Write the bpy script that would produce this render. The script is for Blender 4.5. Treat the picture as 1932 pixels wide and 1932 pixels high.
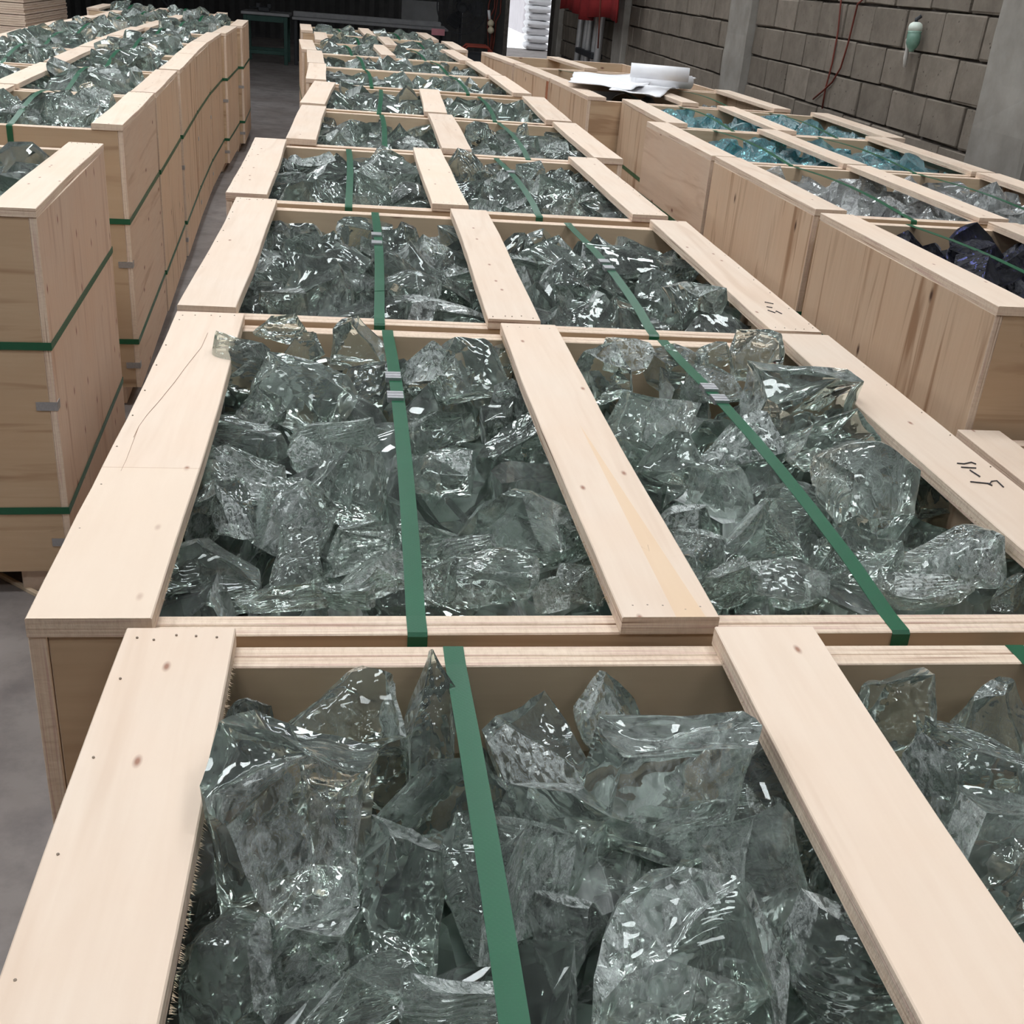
import bpy, bmesh, math, random
import numpy as np
from mathutils import Vector, Matrix, Quaternion, noise

for o in list(bpy.data.objects):
    bpy.data.objects.remove(o)
SC = bpy.context.scene
COL = SC.collection
H = 0.55                      # metres per survey unit (camera height above the crate tops)
CAMZ = 1.55                   # camera height above the floor
FPX = 2081.14                 # focal length in pixels of the 1932 px frame

# ------------------------------------------------------------------ camera
PITCH, ROLL, YAW = math.radians(25.898), math.radians(4.9078), math.radians(8.96)
_f = Vector((math.sin(YAW)*math.cos(PITCH), math.cos(YAW)*math.cos(PITCH), -math.sin(PITCH)))
_r = Vector((math.cos(YAW), -math.sin(YAW), 0))
_u = _r.cross(_f)
CR = _r*math.cos(ROLL) + _u*math.sin(ROLL)
CU = -_r*math.sin(ROLL) + _u*math.cos(ROLL)
CF = _f
cam_d = bpy.data.cameras.new('camera')
cam = bpy.data.objects.new('camera', cam_d)
COL.objects.link(cam)
cam_d.sensor_width = 36.0
cam_d.sensor_fit = 'HORIZONTAL'
cam_d.lens = FPX/1932*36.0
cam_d.clip_start = 0.02
cam_d.clip_end = 200
cam.matrix_world = Matrix(((CR.x, CU.x, -CF.x, 0), (CR.y, CU.y, -CF.y, 0), (CR.z, CU.z, -CF.z, CAMZ), (0, 0, 0, 1)))
SC.camera = cam

# ------------------------------------------------------------------ overcast sky, exposure
world = bpy.data.worlds.new('world')
SC.world = world
world.use_nodes = True
wn = world.node_tree.nodes
wn['Background'].inputs['Color'].default_value = (0.93, 0.965, 1.0, 1)
wn['Background'].inputs['Strength'].default_value = 1.5
# roof lights: translucent sheets set in the roof, glowing with daylight
world.cycles.sampling_method = 'NONE'
ROOF_Z = 4.6
SKY_X, SKY_DX = (-6.0, -3.4, -.8, 1.8), 1.0
SKY_Y, SKY_DY = (-1.3, .9, 3.1, 5.3, 7.5, 9.7, 11.9), .6
SKY_POWER = 10.4*math.pi
for _y in SKY_Y:
    for _x in SKY_X:
        ld = bpy.data.lights.new('roof_light', 'AREA')
        ld.shape = 'RECTANGLE'
        ld.size, ld.size_y = SKY_DX, SKY_DY
        ld.color = (.93, .965, 1.0)
        ld.energy = SKY_POWER*(.55 if _y < 0 or _y > 11 else 1.0)
        lo_ = bpy.data.objects.new('roof_light', ld)
        lo_.location = (_x, _y, ROOF_Z-.01)
        COL.objects.link(lo_)
SC.view_settings.view_transform = 'Standard'
SC.view_settings.look = 'None'
SC.view_settings.exposure = 0.0
SC.view_settings.gamma = 1.0
SC.view_settings.use_curve_mapping = False
cy = SC.cycles
cy.max_bounces = 9
cy.transmission_bounces = 9
cy.glossy_bounces = 4
cy.diffuse_bounces = 3
cy.use_adaptive_sampling = True
cy.adaptive_threshold = 0.06
cy.adaptive_min_samples = 12
cy.transparent_max_bounces = 8
cy.sample_clamp_indirect = 12.0
cy.blur_glossy = 0.6
cy.use_denoising = True
cy.use_light_tree = False
cy.time_limit = 1000.0

noise.seed_set(11)
RNG = random.Random(7)


def ray(px, py):
    return CR*((px-966)/FPX) + CU*(-(py-966)/FPX) + CF


def at_z(px, py, z):
    d = ray(px, py)
    return Vector((0, 0, CAMZ)) + d*((z-CAMZ)/d.z)


def at_y(px, py, y):
    d = ray(px, py)
    return Vector((0, 0, CAMZ)) + d*(y/d.y)


def at_x(px, py, x):
    d = ray(px, py)
    return Vector((0, 0, CAMZ)) + d*(x/d.x)


# ================================================================== materials
class NT:
    """small helper around a material's node tree"""
    def __init__(s, name):
        s.m = bpy.data.materials.new(name)
        s.m.use_nodes = True
        s.t = s.m.node_tree
        s.t.nodes.clear()
        s.out = s.t.nodes.new('ShaderNodeOutputMaterial')

    def n(s, typ, inputs=None, **props):
        nd = s.t.nodes.new(typ)
        for k, v in props.items():
            setattr(nd, k, v)
        for k, v in (inputs or {}).items():
            sock = nd.inputs[k]
            if hasattr(v, 'is_output') or isinstance(v, bpy.types.NodeSocket):
                s.t.links.new(v, sock)
            else:
                sock.default_value = v
        return nd

    def math(s, op, a, b=0.0, clamp=False):
        nd = s.n('ShaderNodeMath', {0: a, 1: b}, operation=op)
        nd.use_clamp = clamp
        return nd.outputs[0]

    def ramp(s, fac, stops, interp='LINEAR'):
        nd = s.n('ShaderNodeValToRGB', {'Fac': fac})
        cr = nd.color_ramp
        cr.interpolation = interp
        while len(cr.elements) < len(stops):
            cr.elements.new(0.5)
        for e, (p, c) in zip(cr.elements, stops):
            e.position = p
            e.color = (c, c, c, 1) if isinstance(c, (int, float)) else (*c[:3], 1)
        return nd.outputs['Color']

    def mix(s, fac, a, b, blend='MIX'):
        nd = s.n('ShaderNodeMix', data_type='RGBA', blend_type=blend)
        for k, v in ((0, fac), (6, a), (7, b)):
            if isinstance(v, bpy.types.NodeSocket):
                s.t.links.new(v, nd.inputs[k])
            else:
                nd.inputs[k].default_value = v if k == 0 else ((*v, 1) if len(v) == 3 else v)
        return nd.outputs[2]

    def coords(s, scale=(1, 1, 1), rnd=True):
        tc = s.n('ShaderNodeTexCoord')
        v = tc.outputs['Object']
        if rnd:
            oi = s.n('ShaderNodeObjectInfo')
            off = s.n('ShaderNodeVectorMath', {0: (17.3, 9.1, 23.7), 'Scale': oi.outputs['Random']}, operation='SCALE')
            v = s.n('ShaderNodeVectorMath', {0: v, 1: off.outputs[0]}, operation='ADD').outputs[0]
        mp = s.n('ShaderNodeMapping', {'Vector': v, 'Scale': scale})
        return mp.outputs[0]

    def noise(s, vec, scale, detail=3.0, rough=0.55, dist=0.0):
        nd = s.n('ShaderNodeTexNoise', {'Vector': vec, 'Scale': scale, 'Detail': detail, 'Roughness': rough, 'Distortion': dist})
        return nd.outputs['Fac']

    def finish(s, color, rough=0.6, height=None, bstr=0.3, bdist=0.002, spec=0.3, metal=0.0):
        p = s.n('ShaderNodeBsdfPrincipled', {'Roughness': rough, 'Metallic': metal, 'Specular IOR Level': spec})
        if isinstance(color, bpy.types.NodeSocket):
            s.t.links.new(color, p.inputs['Base Color'])
        else:
            p.inputs['Base Color'].default_value = (*color, 1)
        if height is not None:
            b = s.n('ShaderNodeBump', {'Height': height, 'Strength': bstr, 'Distance': bdist})
            s.t.links.new(b.outputs[0], p.inputs['Normal'])
        s.t.links.new(p.outputs[0], s.out.inputs['Surface'])
        return s.m


def wood(name, light, dark, knot, axis, plane, streak=0.5, knots=0.5, scale=1.0, joints=None, contrast=1.0, stripe=None, kscale=1.0):
    """plywood face; axis = direction of the grain in object space"""
    t = NT(name)
    st = [14, 14, 14]
    st[axis] = 1.1
    g = t.coords([v*scale for v in st])
    v = t.coords()
    fine = t.noise(g, 5.0, 2.5, .6, .3)
    broad = t.noise(g, 1.2, 3, .55, .8)
    blot = t.noise(v, 5.0, 3, .5)
    c = t.mix(t.ramp(fine, [(.35, 0), (.7, 1)]), light, [a*.87+b*.13 for a, b in zip(light, dark)])
    c = t.mix(t.ramp(blot, [(.35, 0), (.75, .55*contrast)]), c, [light[0]*.97, light[1]*.87, light[2]*.80])
    s = t.ramp(broad, [(.56, 0), (.70, streak)])
    c = t.mix(s, c, dark)
    # knots and specks
    kv = [7*kscale]*3
    kv[axis] = 3.2*kscale
    ks = t.n('ShaderNodeSeparateXYZ', {0: t.coords([q*scale for q in kv])})
    kc = t.n('ShaderNodeCombineXYZ', {0: ks.outputs[plane[0]], 1: ks.outputs[plane[1]]}).outputs[0]
    vor = t.n('ShaderNodeTexVoronoi', {'Vector': kc, 'Scale': 1.0, 'Randomness': 1.0}, voronoi_dimensions='2D')
    k = t.ramp(vor.outputs['Distance'], [(.02, 1), (.045, .45), (.07, 0)])
    kr = t.n('ShaderNodeSeparateColor', {'Color': vor.outputs['Color']})
    sel = t.ramp(kr.outputs[0], [(1-knots*.5-.01, 0), (1-knots*.5, 1)])
    kk = t.math('MULTIPLY', k, sel)
    c = t.mix(kk, c, knot)
    if joints is not None:
        sep = t.n('ShaderNodeSeparateXYZ', {0: t.coords((1, 1, 1), False)})
        wob = t.math('MULTIPLY', t.noise(t.coords((8, 8, 8)), 1.0, 2), .004)
        dy = t.math('SUBTRACT', t.math('ADD', sep.outputs[1], wob), joints+.002)
        c = t.mix(t.math('MULTIPLY', t.math('LESS_THAN', dy, 0.0), .6), c, [light[0]*.99, light[1]*.965, light[2]*.93])
        c = t.mix(t.math('MULTIPLY', t.math('LESS_THAN', t.math('ABSOLUTE', dy), .0007), .6), c, dark)
    if stripe is not None:
        (xa, ya), (xb, yb), wd = stripe
        sep = t.n('ShaderNodeSeparateXYZ', {0: t.coords((1, 1, 1), False)})
        u = t.math('DIVIDE', t.math('SUBTRACT', sep.outputs[1], ya), yb-ya, True)
        xc = t.math('MULTIPLY_ADD', u, xb-xa)
        xc.node.inputs[2].default_value = xa
        half = t.math('MULTIPLY', u, wd/2)
        ins = t.math('LESS_THAN', t.math('ABSOLUTE', t.math('SUBTRACT', sep.outputs[0], xc)), half)
        c = t.mix(t.math('MULTIPLY', ins, .5), c, (.74, .50, .28))
    # veneer tone differs a little from board to board
    oi = t.n('ShaderNodeObjectInfo')
    hv = t.n('ShaderNodeHueSaturation', {'Color': c, 'Value': t.math('MULTIPLY_ADD', oi.outputs['Random'], .16)})
    t.t.nodes.active = hv
    mnode = hv.inputs['Value'].links[0].from_node
    mnode.inputs[2].default_value = .92
    c = hv.outputs[0]
    return t.finish(c, .62, fine, .25, .0015, .25)


def ply_edge(name, axis):
    """layered plywood edge; axis = direction through the thickness"""
    t = NT(name)
    st = [3.5, 3.5, 3.5]
    st[axis] = 260.0
    g = t.coords(st)
    n1 = t.noise(g, 1.0, 2, .5)
    n2 = t.noise(t.coords([90 if i != axis else 30 for i in range(3)]), 2.0, 3, .6)
    c = t.ramp(n1, [(.28, (.32, .20, .14)), (.38, (.72, .55, .42)), (.55, (.80, .66, .52)), (.64, (.64, .44, .36)), (.72, (.82, .69, .55))])
    c = t.mix(t.ramp(n2, [(.45, 0), (.8, .35)]), c, (.46, .32, .22))
    return t.finish(c, .75, t.math('ADD', n1, n2), .5, .002, .15)


M = {}
M['plank'] = wood('pale_plywood', (.78, .645, .525), (.50, .31, .19), (.36, .19, .13), 1, (0, 1), .26, .5, kscale=2.4)
_pl = ((.78, .645, .525), (.50, .31, .19), (.36, .19, .13), 1, (0, 1), .22, .5)
M['plank_joint_near'] = wood('pale_plywood_spliced', *_pl, joints=-.05, kscale=2.4)
M['plank_joint'] = wood('pale_plywood_spliced_short', *_pl, joints=-.155, kscale=2.4)
M['plank_stripe'] = wood('pale_plywood_amber_stripe', *_pl, stripe=((.004, .02), (.02, -.49), .030), kscale=2.4)
M['plank_x'] = wood('pale_plywood_cross', (.58, .45, .31), (.36, .23, .14), (.22, .10, .07), 0, (0, 2), .35, .5)
M['panel_z'] = wood('tan_plywood_upright_grain', (.66, .49, .345), (.27, .135, .065), (.09, .045, .03), 2, (1, 2), .75, .35)
M['panel_y'] = wood('tan_plywood_lying_grain', (.66, .505, .38), (.34, .18, .10), (.20, .085, .06), 1, (1, 2), .45, .6)
M['panel_x'] = wood('tan_plywood_face', (.60, .44, .29), (.27, .14, .07), (.11, .05, .03), 0, (0, 2), .55, .35)
M['panel_stain'] = wood('brown_stained_plywood', (.60, .44, .29), (.20, .10, .05), (.11, .05, .03), 0, (0, 2), .85, .35, scale=.45)
M['panel_knotty'] = wood('knotty_plywood', (.70, .535, .41), (.36, .18, .11), (.24, .08, .06), 2, (1, 2), .45, 1.1, scale=1.35)
for i, a in enumerate('xyz'):
    M['edge_'+a] = ply_edge('plywood_edge_'+a, i)


def glass(name, tint, dust, dust_amt, ior=1.5, base_dust=.05):
    """clear broken glass; every fracture face has its own polish, ripples and dust (face attribute 'fracture')"""
    t = NT(name)
    v = t.coords()
    at = t.n('ShaderNodeAttribute', attribute_name='fracture').outputs['Fac']
    oi = t.n('ShaderNodeObjectInfo').outputs['Random']
    off = t.n('ShaderNodeVectorMath', {0: (31.0, 11.0, 57.0), 'Scale': at}, operation='SCALE')
    vf = t.n('ShaderNodeVectorMath', {0: v, 1: off.outputs[0]}, operation='ADD').outputs[0]
    n1 = t.noise(vf, 2.8, 1.6, .5)
    vs = t.n('ShaderNodeMapping', {'Vector': vf, 'Scale': (1.7, .55, 1.0)}).outputs[0]
    n2 = t.noise(vs, 7.0, 4, .68, 1.2)
    n3 = t.noise(vs, 60.0, 1, .6)
    wv = t.n('ShaderNodeTexWave', {'Vector': vf, 'Scale': 3.4, 'Distortion': 7.0, 'Detail': 0.0, 'Detail Scale': .8}, wave_type='RINGS').outputs['Fac']
    rip = t.ramp(t.math('FRACT', t.math('MULTIPLY', at, 7.3)), [(.45, .0), (.62, .5), (1.0, 1.0)])
    hgt = t.math('ADD', t.math('MULTIPLY', n1, 1.2), t.math('MULTIPLY', t.math('MULTIPLY', wv, rip), .13))
    bump = t.n('ShaderNodeBump', {'Height': hgt, 'Strength': .8, 'Distance': .008})
    g = t.n('ShaderNodeBsdfGlass', {'Color': (*tint, 1), 'Roughness': .0, 'IOR': ior, 'Normal': bump.outputs[0]})
    df = t.n('ShaderNodeBsdfDiffuse', {'Color': (*dust, 1), 'Roughness': .5, 'Normal': bump.outputs[0]})
    # dusty faces: patchy film, scratches of crushed glass
    d1 = t.ramp(n2, [(.40, .05), (.66, 1)])
    d2 = t.ramp(n3, [(.30, .5), (.66, 1)])
    lvl = t.ramp(t.math('FRACT', t.math('ADD', t.math('MULTIPLY', at, 3.7), oi)), [(.45, .04), (.70, .22), (.86, .65), (1.0, 1.0)])
    fac = t.math('MULTIPLY_ADD', t.math('MULTIPLY', t.math('MULTIPLY', d1, d2), lvl), dust_amt)
    fac.node.inputs[2].default_value = base_dust
    vein = t.ramp(n2, [(.487, 0), (.5, .32), (.513, 0)])
    fac = t.math('MINIMUM', t.math('ADD', fac, t.math('MULTIPLY', vein, lvl)), .92)
    mx = t.n('ShaderNodeMixShader', {0: fac, 1: g.outputs[0], 2: df.outputs[0]})
    t.t.links.new(mx.outputs[0], t.out.inputs['Surface'])
    return t.m


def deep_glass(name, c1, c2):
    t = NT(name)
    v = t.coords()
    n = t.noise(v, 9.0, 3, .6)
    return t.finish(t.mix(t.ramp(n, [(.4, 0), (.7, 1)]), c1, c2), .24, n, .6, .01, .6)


M['glass_green'] = glass('pale_green_glass', (.925, .966, .94), (.70, .74, .715), .92)
M['glass_clear'] = glass('clear_frosted_glass', (.95, .965, .955), (.76, .77, .76), 1.0, base_dust=.15)
M['glass_teal'] = glass('teal_glass', (.40, .86, .90), (.70, .82, .84), .9, base_dust=.16)
M['glass_navy'] = glass('navy_black_glass', (.07, .08, .26), (.46, .46, .50), .85)
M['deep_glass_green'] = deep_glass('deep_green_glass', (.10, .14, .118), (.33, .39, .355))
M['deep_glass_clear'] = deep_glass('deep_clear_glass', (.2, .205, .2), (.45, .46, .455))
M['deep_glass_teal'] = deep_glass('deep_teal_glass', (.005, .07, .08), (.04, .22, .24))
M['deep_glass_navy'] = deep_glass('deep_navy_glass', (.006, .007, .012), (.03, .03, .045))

t = NT('green_strap')
v = t.coords((1, 1, 1), False)
w = t.n('ShaderNodeTexChecker', {'Vector': v, 'Scale': 420.0, 'Color1': (1, 1, 1, 1), 'Color2': (0, 0, 0, 1)})
M['strap'] = t.finish(t.mix(t.noise(v, 9, 2), (.006, .085, .036), (.009, .115, .050)), .33, w.outputs['Fac'], .5, .0006, .6)
t = NT('grey_metal')
v = t.coords((60, 60, 60))
M['metal'] = t.finish(t.mix(t.noise(v, 3, 3), (.36, .36, .37), (.55, .55, .56)), .42, None, spec=.5, metal=.7)
t = NT('dark_steel')
M['dark_steel'] = t.finish((.03, .032, .036), .5)
t = NT('nail_brown')
M['nail'] = t.finish((.25, .19, .14), .6)
t = NT('pen_ink')
M['ink'] = t.finish((.045, .04, .045), .6)
t = NT('crack_brown')
M['splinter_dark'] = t.finish((.42, .27, .18), .8)
t = NT('splinter_wood')
M['splinter'] = t.finish((.70, .55, .39), .8)


def plain(name, c1, c2, scale=6, rough=.7, bstr=.2, bdist=.004, spec=.3, metal=0.0, detail=4):
    t = NT(name)
    v = t.coords()
    n = t.noise(v, scale, detail, .6)
    M[name] = t.finish(t.mix(t.ramp(n, [(.3, 0), (.7, 1)]), c1, c2), rough, n, bstr, bdist, spec, metal)
    return M[name]


t = NT('concrete_floor')
v = t.coords((1, 1, 1), False)
a = t.noise(v, .9, 5, .6)
b = t.noise(v, 7.0, 5, .65)
c = t.mix(t.ramp(a, [(.35, 0), (.65, 1)]), (.22, .19, .175), (.33, .30, .285))
c = t.mix(t.ramp(b, [(.42, 0), (.75, .7)]), c, (.12, .105, .105))
M['floor'] = t.finish(c, .7, b, .2, .004, .3)
t = NT('concrete_block')
v = t.coords()
a = t.noise(v, 7.0, 5, .7)
b = t.noise(v, 26.0, 3, .6)
vor = t.n('ShaderNodeTexVoronoi', {'Vector': v, 'Scale': 30.0})
pit = t.ramp(vor.outputs['Distance'], [(.10, 1), (.2, 0)])
pit = t.math('MULTIPLY', pit, t.ramp(b, [(.52, 0), (.6, 1)]))
c = t.mix(t.ramp(a, [(.3, 0), (.7, 1)]), (.155, .132, .108), (.235, .203, .168))
c = t.mix(t.math('MULTIPLY', pit, .7), c, (.05, .042, .036))
oi = t.n('ShaderNodeObjectInfo')
hs = t.n('ShaderNodeHueSaturation', {'Color': c, 'Value': t.math('MULTIPLY_ADD', oi.outputs['Random'], .3)})
hs.inputs['Value'].links[0].from_node.inputs[2].default_value = .85
M['block'] = t.finish(hs.outputs[0], .9, t.math('SUBTRACT', b, pit), .5, .004, .1)
plain('mortar', (.05, .043, .037), (.10, .088, .078), 18, .95, .6, .01)
plain('concrete', (.215, .198, .175), (.32, .30, .27), 5, .85, .3, .006)
plain('dark_sheet', (.035, .034, .034), (.06, .058, .056), 3, .6)
plain('roof_sheet', (.16, .16, .16), (.22, .22, .22), 3, .6)
plain('white_foam', (.80, .80, .82), (.88, .88, .90), 12, .8, .3, .003)
plain('white_plaster', (.80, .79, .80), (.88, .87, .88), 3, .8)
plain('pink_plaster', (.50, .47, .49), (.56, .53, .55), 3, .8)
plain('white_sack', (.78, .78, .80), (.86, .86, .88), 9, .7)
plain('red_cloth', (.26, .022, .022), (.17, .012, .014), 6, .85, .4, .01)
plain('green_paint', (.02, .062, .05), (.035, .085, .07), 9, .5)
plain('table_grey', (.25, .25, .255), (.34, .34, .345), 8, .35, .05)
plain('aluminium', (.55, .56, .57), (.66, .67, .68), 20, .4, .05, .002, .5, .6)
plain('red_cable', (.17, .04, .028), (.11, .028, .02), 10, .6)
plain('orange_paint', (.36, .06, .035), (.25, .045, .03), 10, .5)
plain('bulb_cream', (.62, .54, .38), (.72, .64, .48), 9, .4)
plain('pink_tag', (.88, .34, .40), (.9, .42, .46), 9, .6)
plain('bottle_green', (.10, .22, .16), (.22, .34, .28), 14, .25, .1, .002, .5)
plain('bottle_white', (.62, .70, .62), (.72, .78, .70), 14, .4, .1, .002, .5)
plain('clear_plastic', (.50, .48, .45), (.62, .60, .57), 14, .3, .3, .004, .5)
plain('orange_wood', (.42, .17, .09), (.36, .13, .07), 9, .7)
plain('blue_plastic', (.02, .05, .20), (.03, .07, .26), 9, .5)


# ================================================================== object helpers
def link(name, mesh, parent=None, mats=None):
    o = bpy.data.objects.new(name, mesh)
    COL.objects.link(o)
    if parent is not None:
        o.parent = parent
    if mats:
        for m in mats:
            mesh.materials.append(M[m])
    return o


def tag(o, label=None, cat=None, group=None, kind=None):
    if label:
        o['label'] = label
    if cat:
        o['category'] = cat
    if group:
        o['group'] = group
    if kind:
        o['kind'] = kind
    return o


def empty(name, loc=(0, 0, 0), rz=0.0):
    o = bpy.data.objects.new(name, None)
    o.empty_display_size = .1
    COL.objects.link(o)
    o.location = loc
    o.rotation_euler = (0, 0, rz)
    return o


def bm_mesh(bm, name):
    me = bpy.data.meshes.new(name)
    bm.normal_update()
    bm.to_mesh(me)
    bm.free()
    return me


def add_box(bm, lo, hi, mi=0):
    x0, y0, z0 = lo
    x1, y1, z1 = hi
    vs = [bm.verts.new(p) for p in ((x0, y0, z0), (x1, y0, z0), (x1, y1, z0), (x0, y1, z0), (x0, y0, z1), (x1, y0, z1), (x1, y1, z1), (x0, y1, z1))]
    fs = []
    for q in ((3, 2, 1, 0), (4, 5, 6, 7), (0, 1, 5, 4), (1, 2, 6, 5), (2, 3, 7, 6), (3, 0, 4, 7)):
        f = bm.faces.new([vs[i] for i in q])
        f.material_index = mi
        fs.append(f)
    return fs


def tube(bm, pts, r, seg=8, cap=True):
    """round tube along a list of points"""
    pts = [Vector(p) for p in pts]
    rings = []
    for i, p in enumerate(pts):
        d = (pts[min(i+1, len(pts)-1)]-pts[max(i-1, 0)]).normalized()
        a = d.orthogonal().normalized() if i == 0 else (prev - d*prev.dot(d)).normalized()
        prev = a
        b = d.cross(a)
        rr = r[i] if isinstance(r, (list, tuple)) else r
        rings.append([bm.verts.new(p + (a*math.cos(2*math.pi*k/seg)+b*math.sin(2*math.pi*k/seg))*rr) for k in range(seg)])
    for q, w in zip(rings, rings[1:]):
        for k in range(seg):
            f = bm.faces.new((q[k], q[(k+1) % seg], w[(k+1) % seg], w[k]))
            f.smooth = True
    if cap:
        bm.faces.new(rings[0][::-1])
        bm.faces.new(rings[-1])


def tube_obj(name, pts, r, mat, parent=None, seg=8):
    bm = bmesh.new()
    tube(bm, pts, r, seg)
    return link(name, bm_mesh(bm, name), parent, [mat])


def box_obj(name, lo, hi, mat, parent=None, bev=.004):
    bm = bmesh.new()
    add_box(bm, lo, hi)
    if bev:
        bmesh.ops.bevel(bm, geom=bm.edges[:], offset=bev, segments=1, affect='EDGES')
    return link(name, bm_mesh(bm, name), parent, [mat])


BOARDS = {}


def board(name, lo, hi, face, parent, bev=.0012):
    """a plywood board: broad faces get the face veneer, the rest the layered edge"""
    size = [hi[i]-lo[i] for i in range(3)]
    thin = size.index(min(size))
    key = (name, tuple(round(v, 4) for v in size), face)
    if key not in BOARDS:
        bm = bmesh.new()
        hs = [s/2 for s in size]
        add_box(bm, [-v for v in hs], hs)
        bmesh.ops.bevel(bm, geom=bm.edges[:], offset=bev, segments=1, affect='EDGES')
        bm.normal_update()
        for f in bm.faces:
            f.material_index = 0 if abs(f.normal[thin]) > .95 else 1
        me = bm_mesh(bm, name)
        me.materials.append(M[face])
        me.materials.append(M['edge_'+'xyz'[thin]])
        BOARDS[key] = me
    o = link(name, BOARDS[key], parent)
    o.location = [(lo[i]+hi[i])/2 for i in range(3)]
    return o


def plank_obj(x0, x1, y0, y1, z0, z1, parent, seed, extra=None, bow=.003):
    """top plank with slightly wandering sawn edges"""
    rr = random.Random(seed)
    n = 14
    cx, cyy = (x0+x1)/2, (y0+y1)/2
    ph, ph2, ph3 = [rr.uniform(0, 6.28) for _ in range(3)]
    b = rr.uniform(-bow, bow)
    rings = []
    bm = bmesh.new()
    for i in range(n+1):
        u = i/n
        y = y0+(y1-y0)*u - cyy
        sh = b*(1-(2*u-1)**2)*1.0
        l = x0-cx + sh + .0009*math.sin(7*u+ph) + rr.uniform(-.0005, .0005)
        r = x1-cx + sh + .0009*math.sin(9*u+ph2) + rr.uniform(-.0005, .0005)
        dz = .0008*math.sin(4*u+ph3)
        c = .0012
        pro = ((l, z0), (r, z0), (r, z1-c), (r-c, z1), (l+c, z1), (l, z1-c))
        rings.append([bm.verts.new((px, y, pz-(z0+z1)/2+(dz if pz > z0 else 0))) for px, pz in pro])
    for a, q in zip(rings, rings[1:]):
        for k in range(6):
            f = bm.faces.new((a[k], a[(k+1) % 6], q[(k+1) % 6], q[k]))
            f.material_index = 1 if k in (1, 5) else 0
    f = bm.faces.new(rings[0][::-1])
    f.material_index = 1
    f = bm.faces.new(rings[-1])
    f.material_index = 1
    bmesh.ops.recalc_face_normals(bm, faces=bm.faces[:])
    me = bm_mesh(bm, 'top_plank')
    me.materials.append(M[extra or 'plank'])
    me.materials.append(M['edge_z'])
    o = link('top_plank', me, parent)
    o.location = (cx, cyy, (z0+z1)/2)
    return o


def ribbon(name, pts, widthv, thick, mat, parent):
    """flat strap following a path; widthv is the direction of its width"""
    pts = [Vector(p) for p in pts]
    wv = Vector(widthv)
    bm = bmesh.new()
    rings = []
    for i, p in enumerate(pts):
        d = (pts[min(i+1, len(pts)-1)]-pts[max(i-1, 0)]).normalized()
        nrm = wv.normalized().cross(d).normalized()*thick
        rings.append([bm.verts.new(q) for q in (p-wv/2, p+wv/2, p+wv/2+nrm, p-wv/2+nrm)])
    for a, q in zip(rings, rings[1:]):
        for k in range(4):
            bm.faces.new((a[k], a[(k+1) % 4], q[(k+1) % 4], q[k]))
    bm.faces.new(rings[0][::-1])
    bm.faces.new(rings[-1])
    bmesh.ops.recalc_face_normals(bm, faces=bm.faces[:])
    return link(name, bm_mesh(bm, name), parent, [mat])


# ================================================================== the room
def structure(o):
    o['kind'] = 'structure'
    return o


WX = 5.0*H                    # block wall on the right
YB = 25.0                     # back wall
XL = -7.5                     # wall on the left, beyond the stacked boards

structure(box_obj('floor', (XL-3, -8, -.2), (WX+6, YB+3, 0), 'floor', None, 0))

# block wall: mortar core plus single blocks, pilasters in between
wall = structure(empty('wall_right', (WX, 0, 0)))
DOOR_Y0, DOOR_Y1 = 32.6*H, 44.0*H
bm = bmesh.new()
add_box(bm, (.012, -4, 0), (.14, DOOR_Y0, ROOF_Z))
add_box(bm, (.012, DOOR_Y1, 0), (.14, YB, ROOF_Z))
add_box(bm, (.012, DOOR_Y0, 2.6), (.14, DOOR_Y1, ROOF_Z))
link('mortar_core', bm_mesh(bm, 'mortar_core'), wall, ['mortar'])
PIL = [1.3*H, 8.45*H, 15.45*H, 22.9*H, 30.6*H]
PILW = .46
CH = .1915
BL = .40
rr = random.Random(3)
blk = {}


def block_mesh(l, variant):
    key = (round(l, 2), variant)
    if key not in blk:
        q = random.Random(hash(key) & 0xffff)
        bm = bmesh.new()
        add_box(bm, (-.01, -l/2+.009, -CH/2+.006), (.06, l/2-.009, CH/2-.006))
        bmesh.ops.bevel(bm, geom=bm.edges[:], offset=.006, segments=1, affect='EDGES')
        for vv in bm.verts:
            vv.co += Vector((q.uniform(-.003, .002), q.uniform(-.004, .004), q.uniform(-.004, .004)))
        me = bm_mesh(bm, 'block')
        me.materials.append(M['block'])
        blk[key] = me
    return blk[key]


def lay_blocks(y0, y1, z0, z1):
    k0, k1 = int(math.floor((z0-1.55)/CH)), int(math.ceil((z1-1.55)/CH))
    for k in range(k0, k1):
        zc = 1.55+(k+.5)*CH
        y = y0 - (BL/2 if k % 2 else .03)
        while y < y1:
            a, b = max(y, y0), min(y+BL, y1)
            if b-a > .05:
                o = link('block', block_mesh(b-a, rr.randrange(3)), wall)
                o.location = (rr.uniform(-.004, .004), (a+b)/2, zc+rr.uniform(-.002, .002))
            y += BL


for a, b in zip(PIL, PIL[1:]):
    lay_blocks(a+PILW/2, b-PILW/2, .75, 2.35)
for yp in PIL:
    bm = bmesh.new()
    add_box(bm, (-.07, yp-PILW/2, 0), (.10, yp+PILW/2, ROOF_Z))
    bmesh.ops.subdivide_edges(bm, edges=[e for e in bm.edges if abs(e.verts[0].co.z-e.verts[1].co.z) > 1], cuts=24)
    bmesh.ops.bevel(bm, geom=[e for e in bm.edges if abs(e.verts[0].co.z-e.verts[1].co.z) > .1], offset=.012, segments=1, affect='EDGES')
    for vv in bm.verts:
        vv.co += Vector((rr.uniform(-.004, .004), rr.uniform(-.006, .006), 0))
    link('pilaster', bm_mesh(bm, 'pilaster'), wall, ['concrete'])

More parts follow.
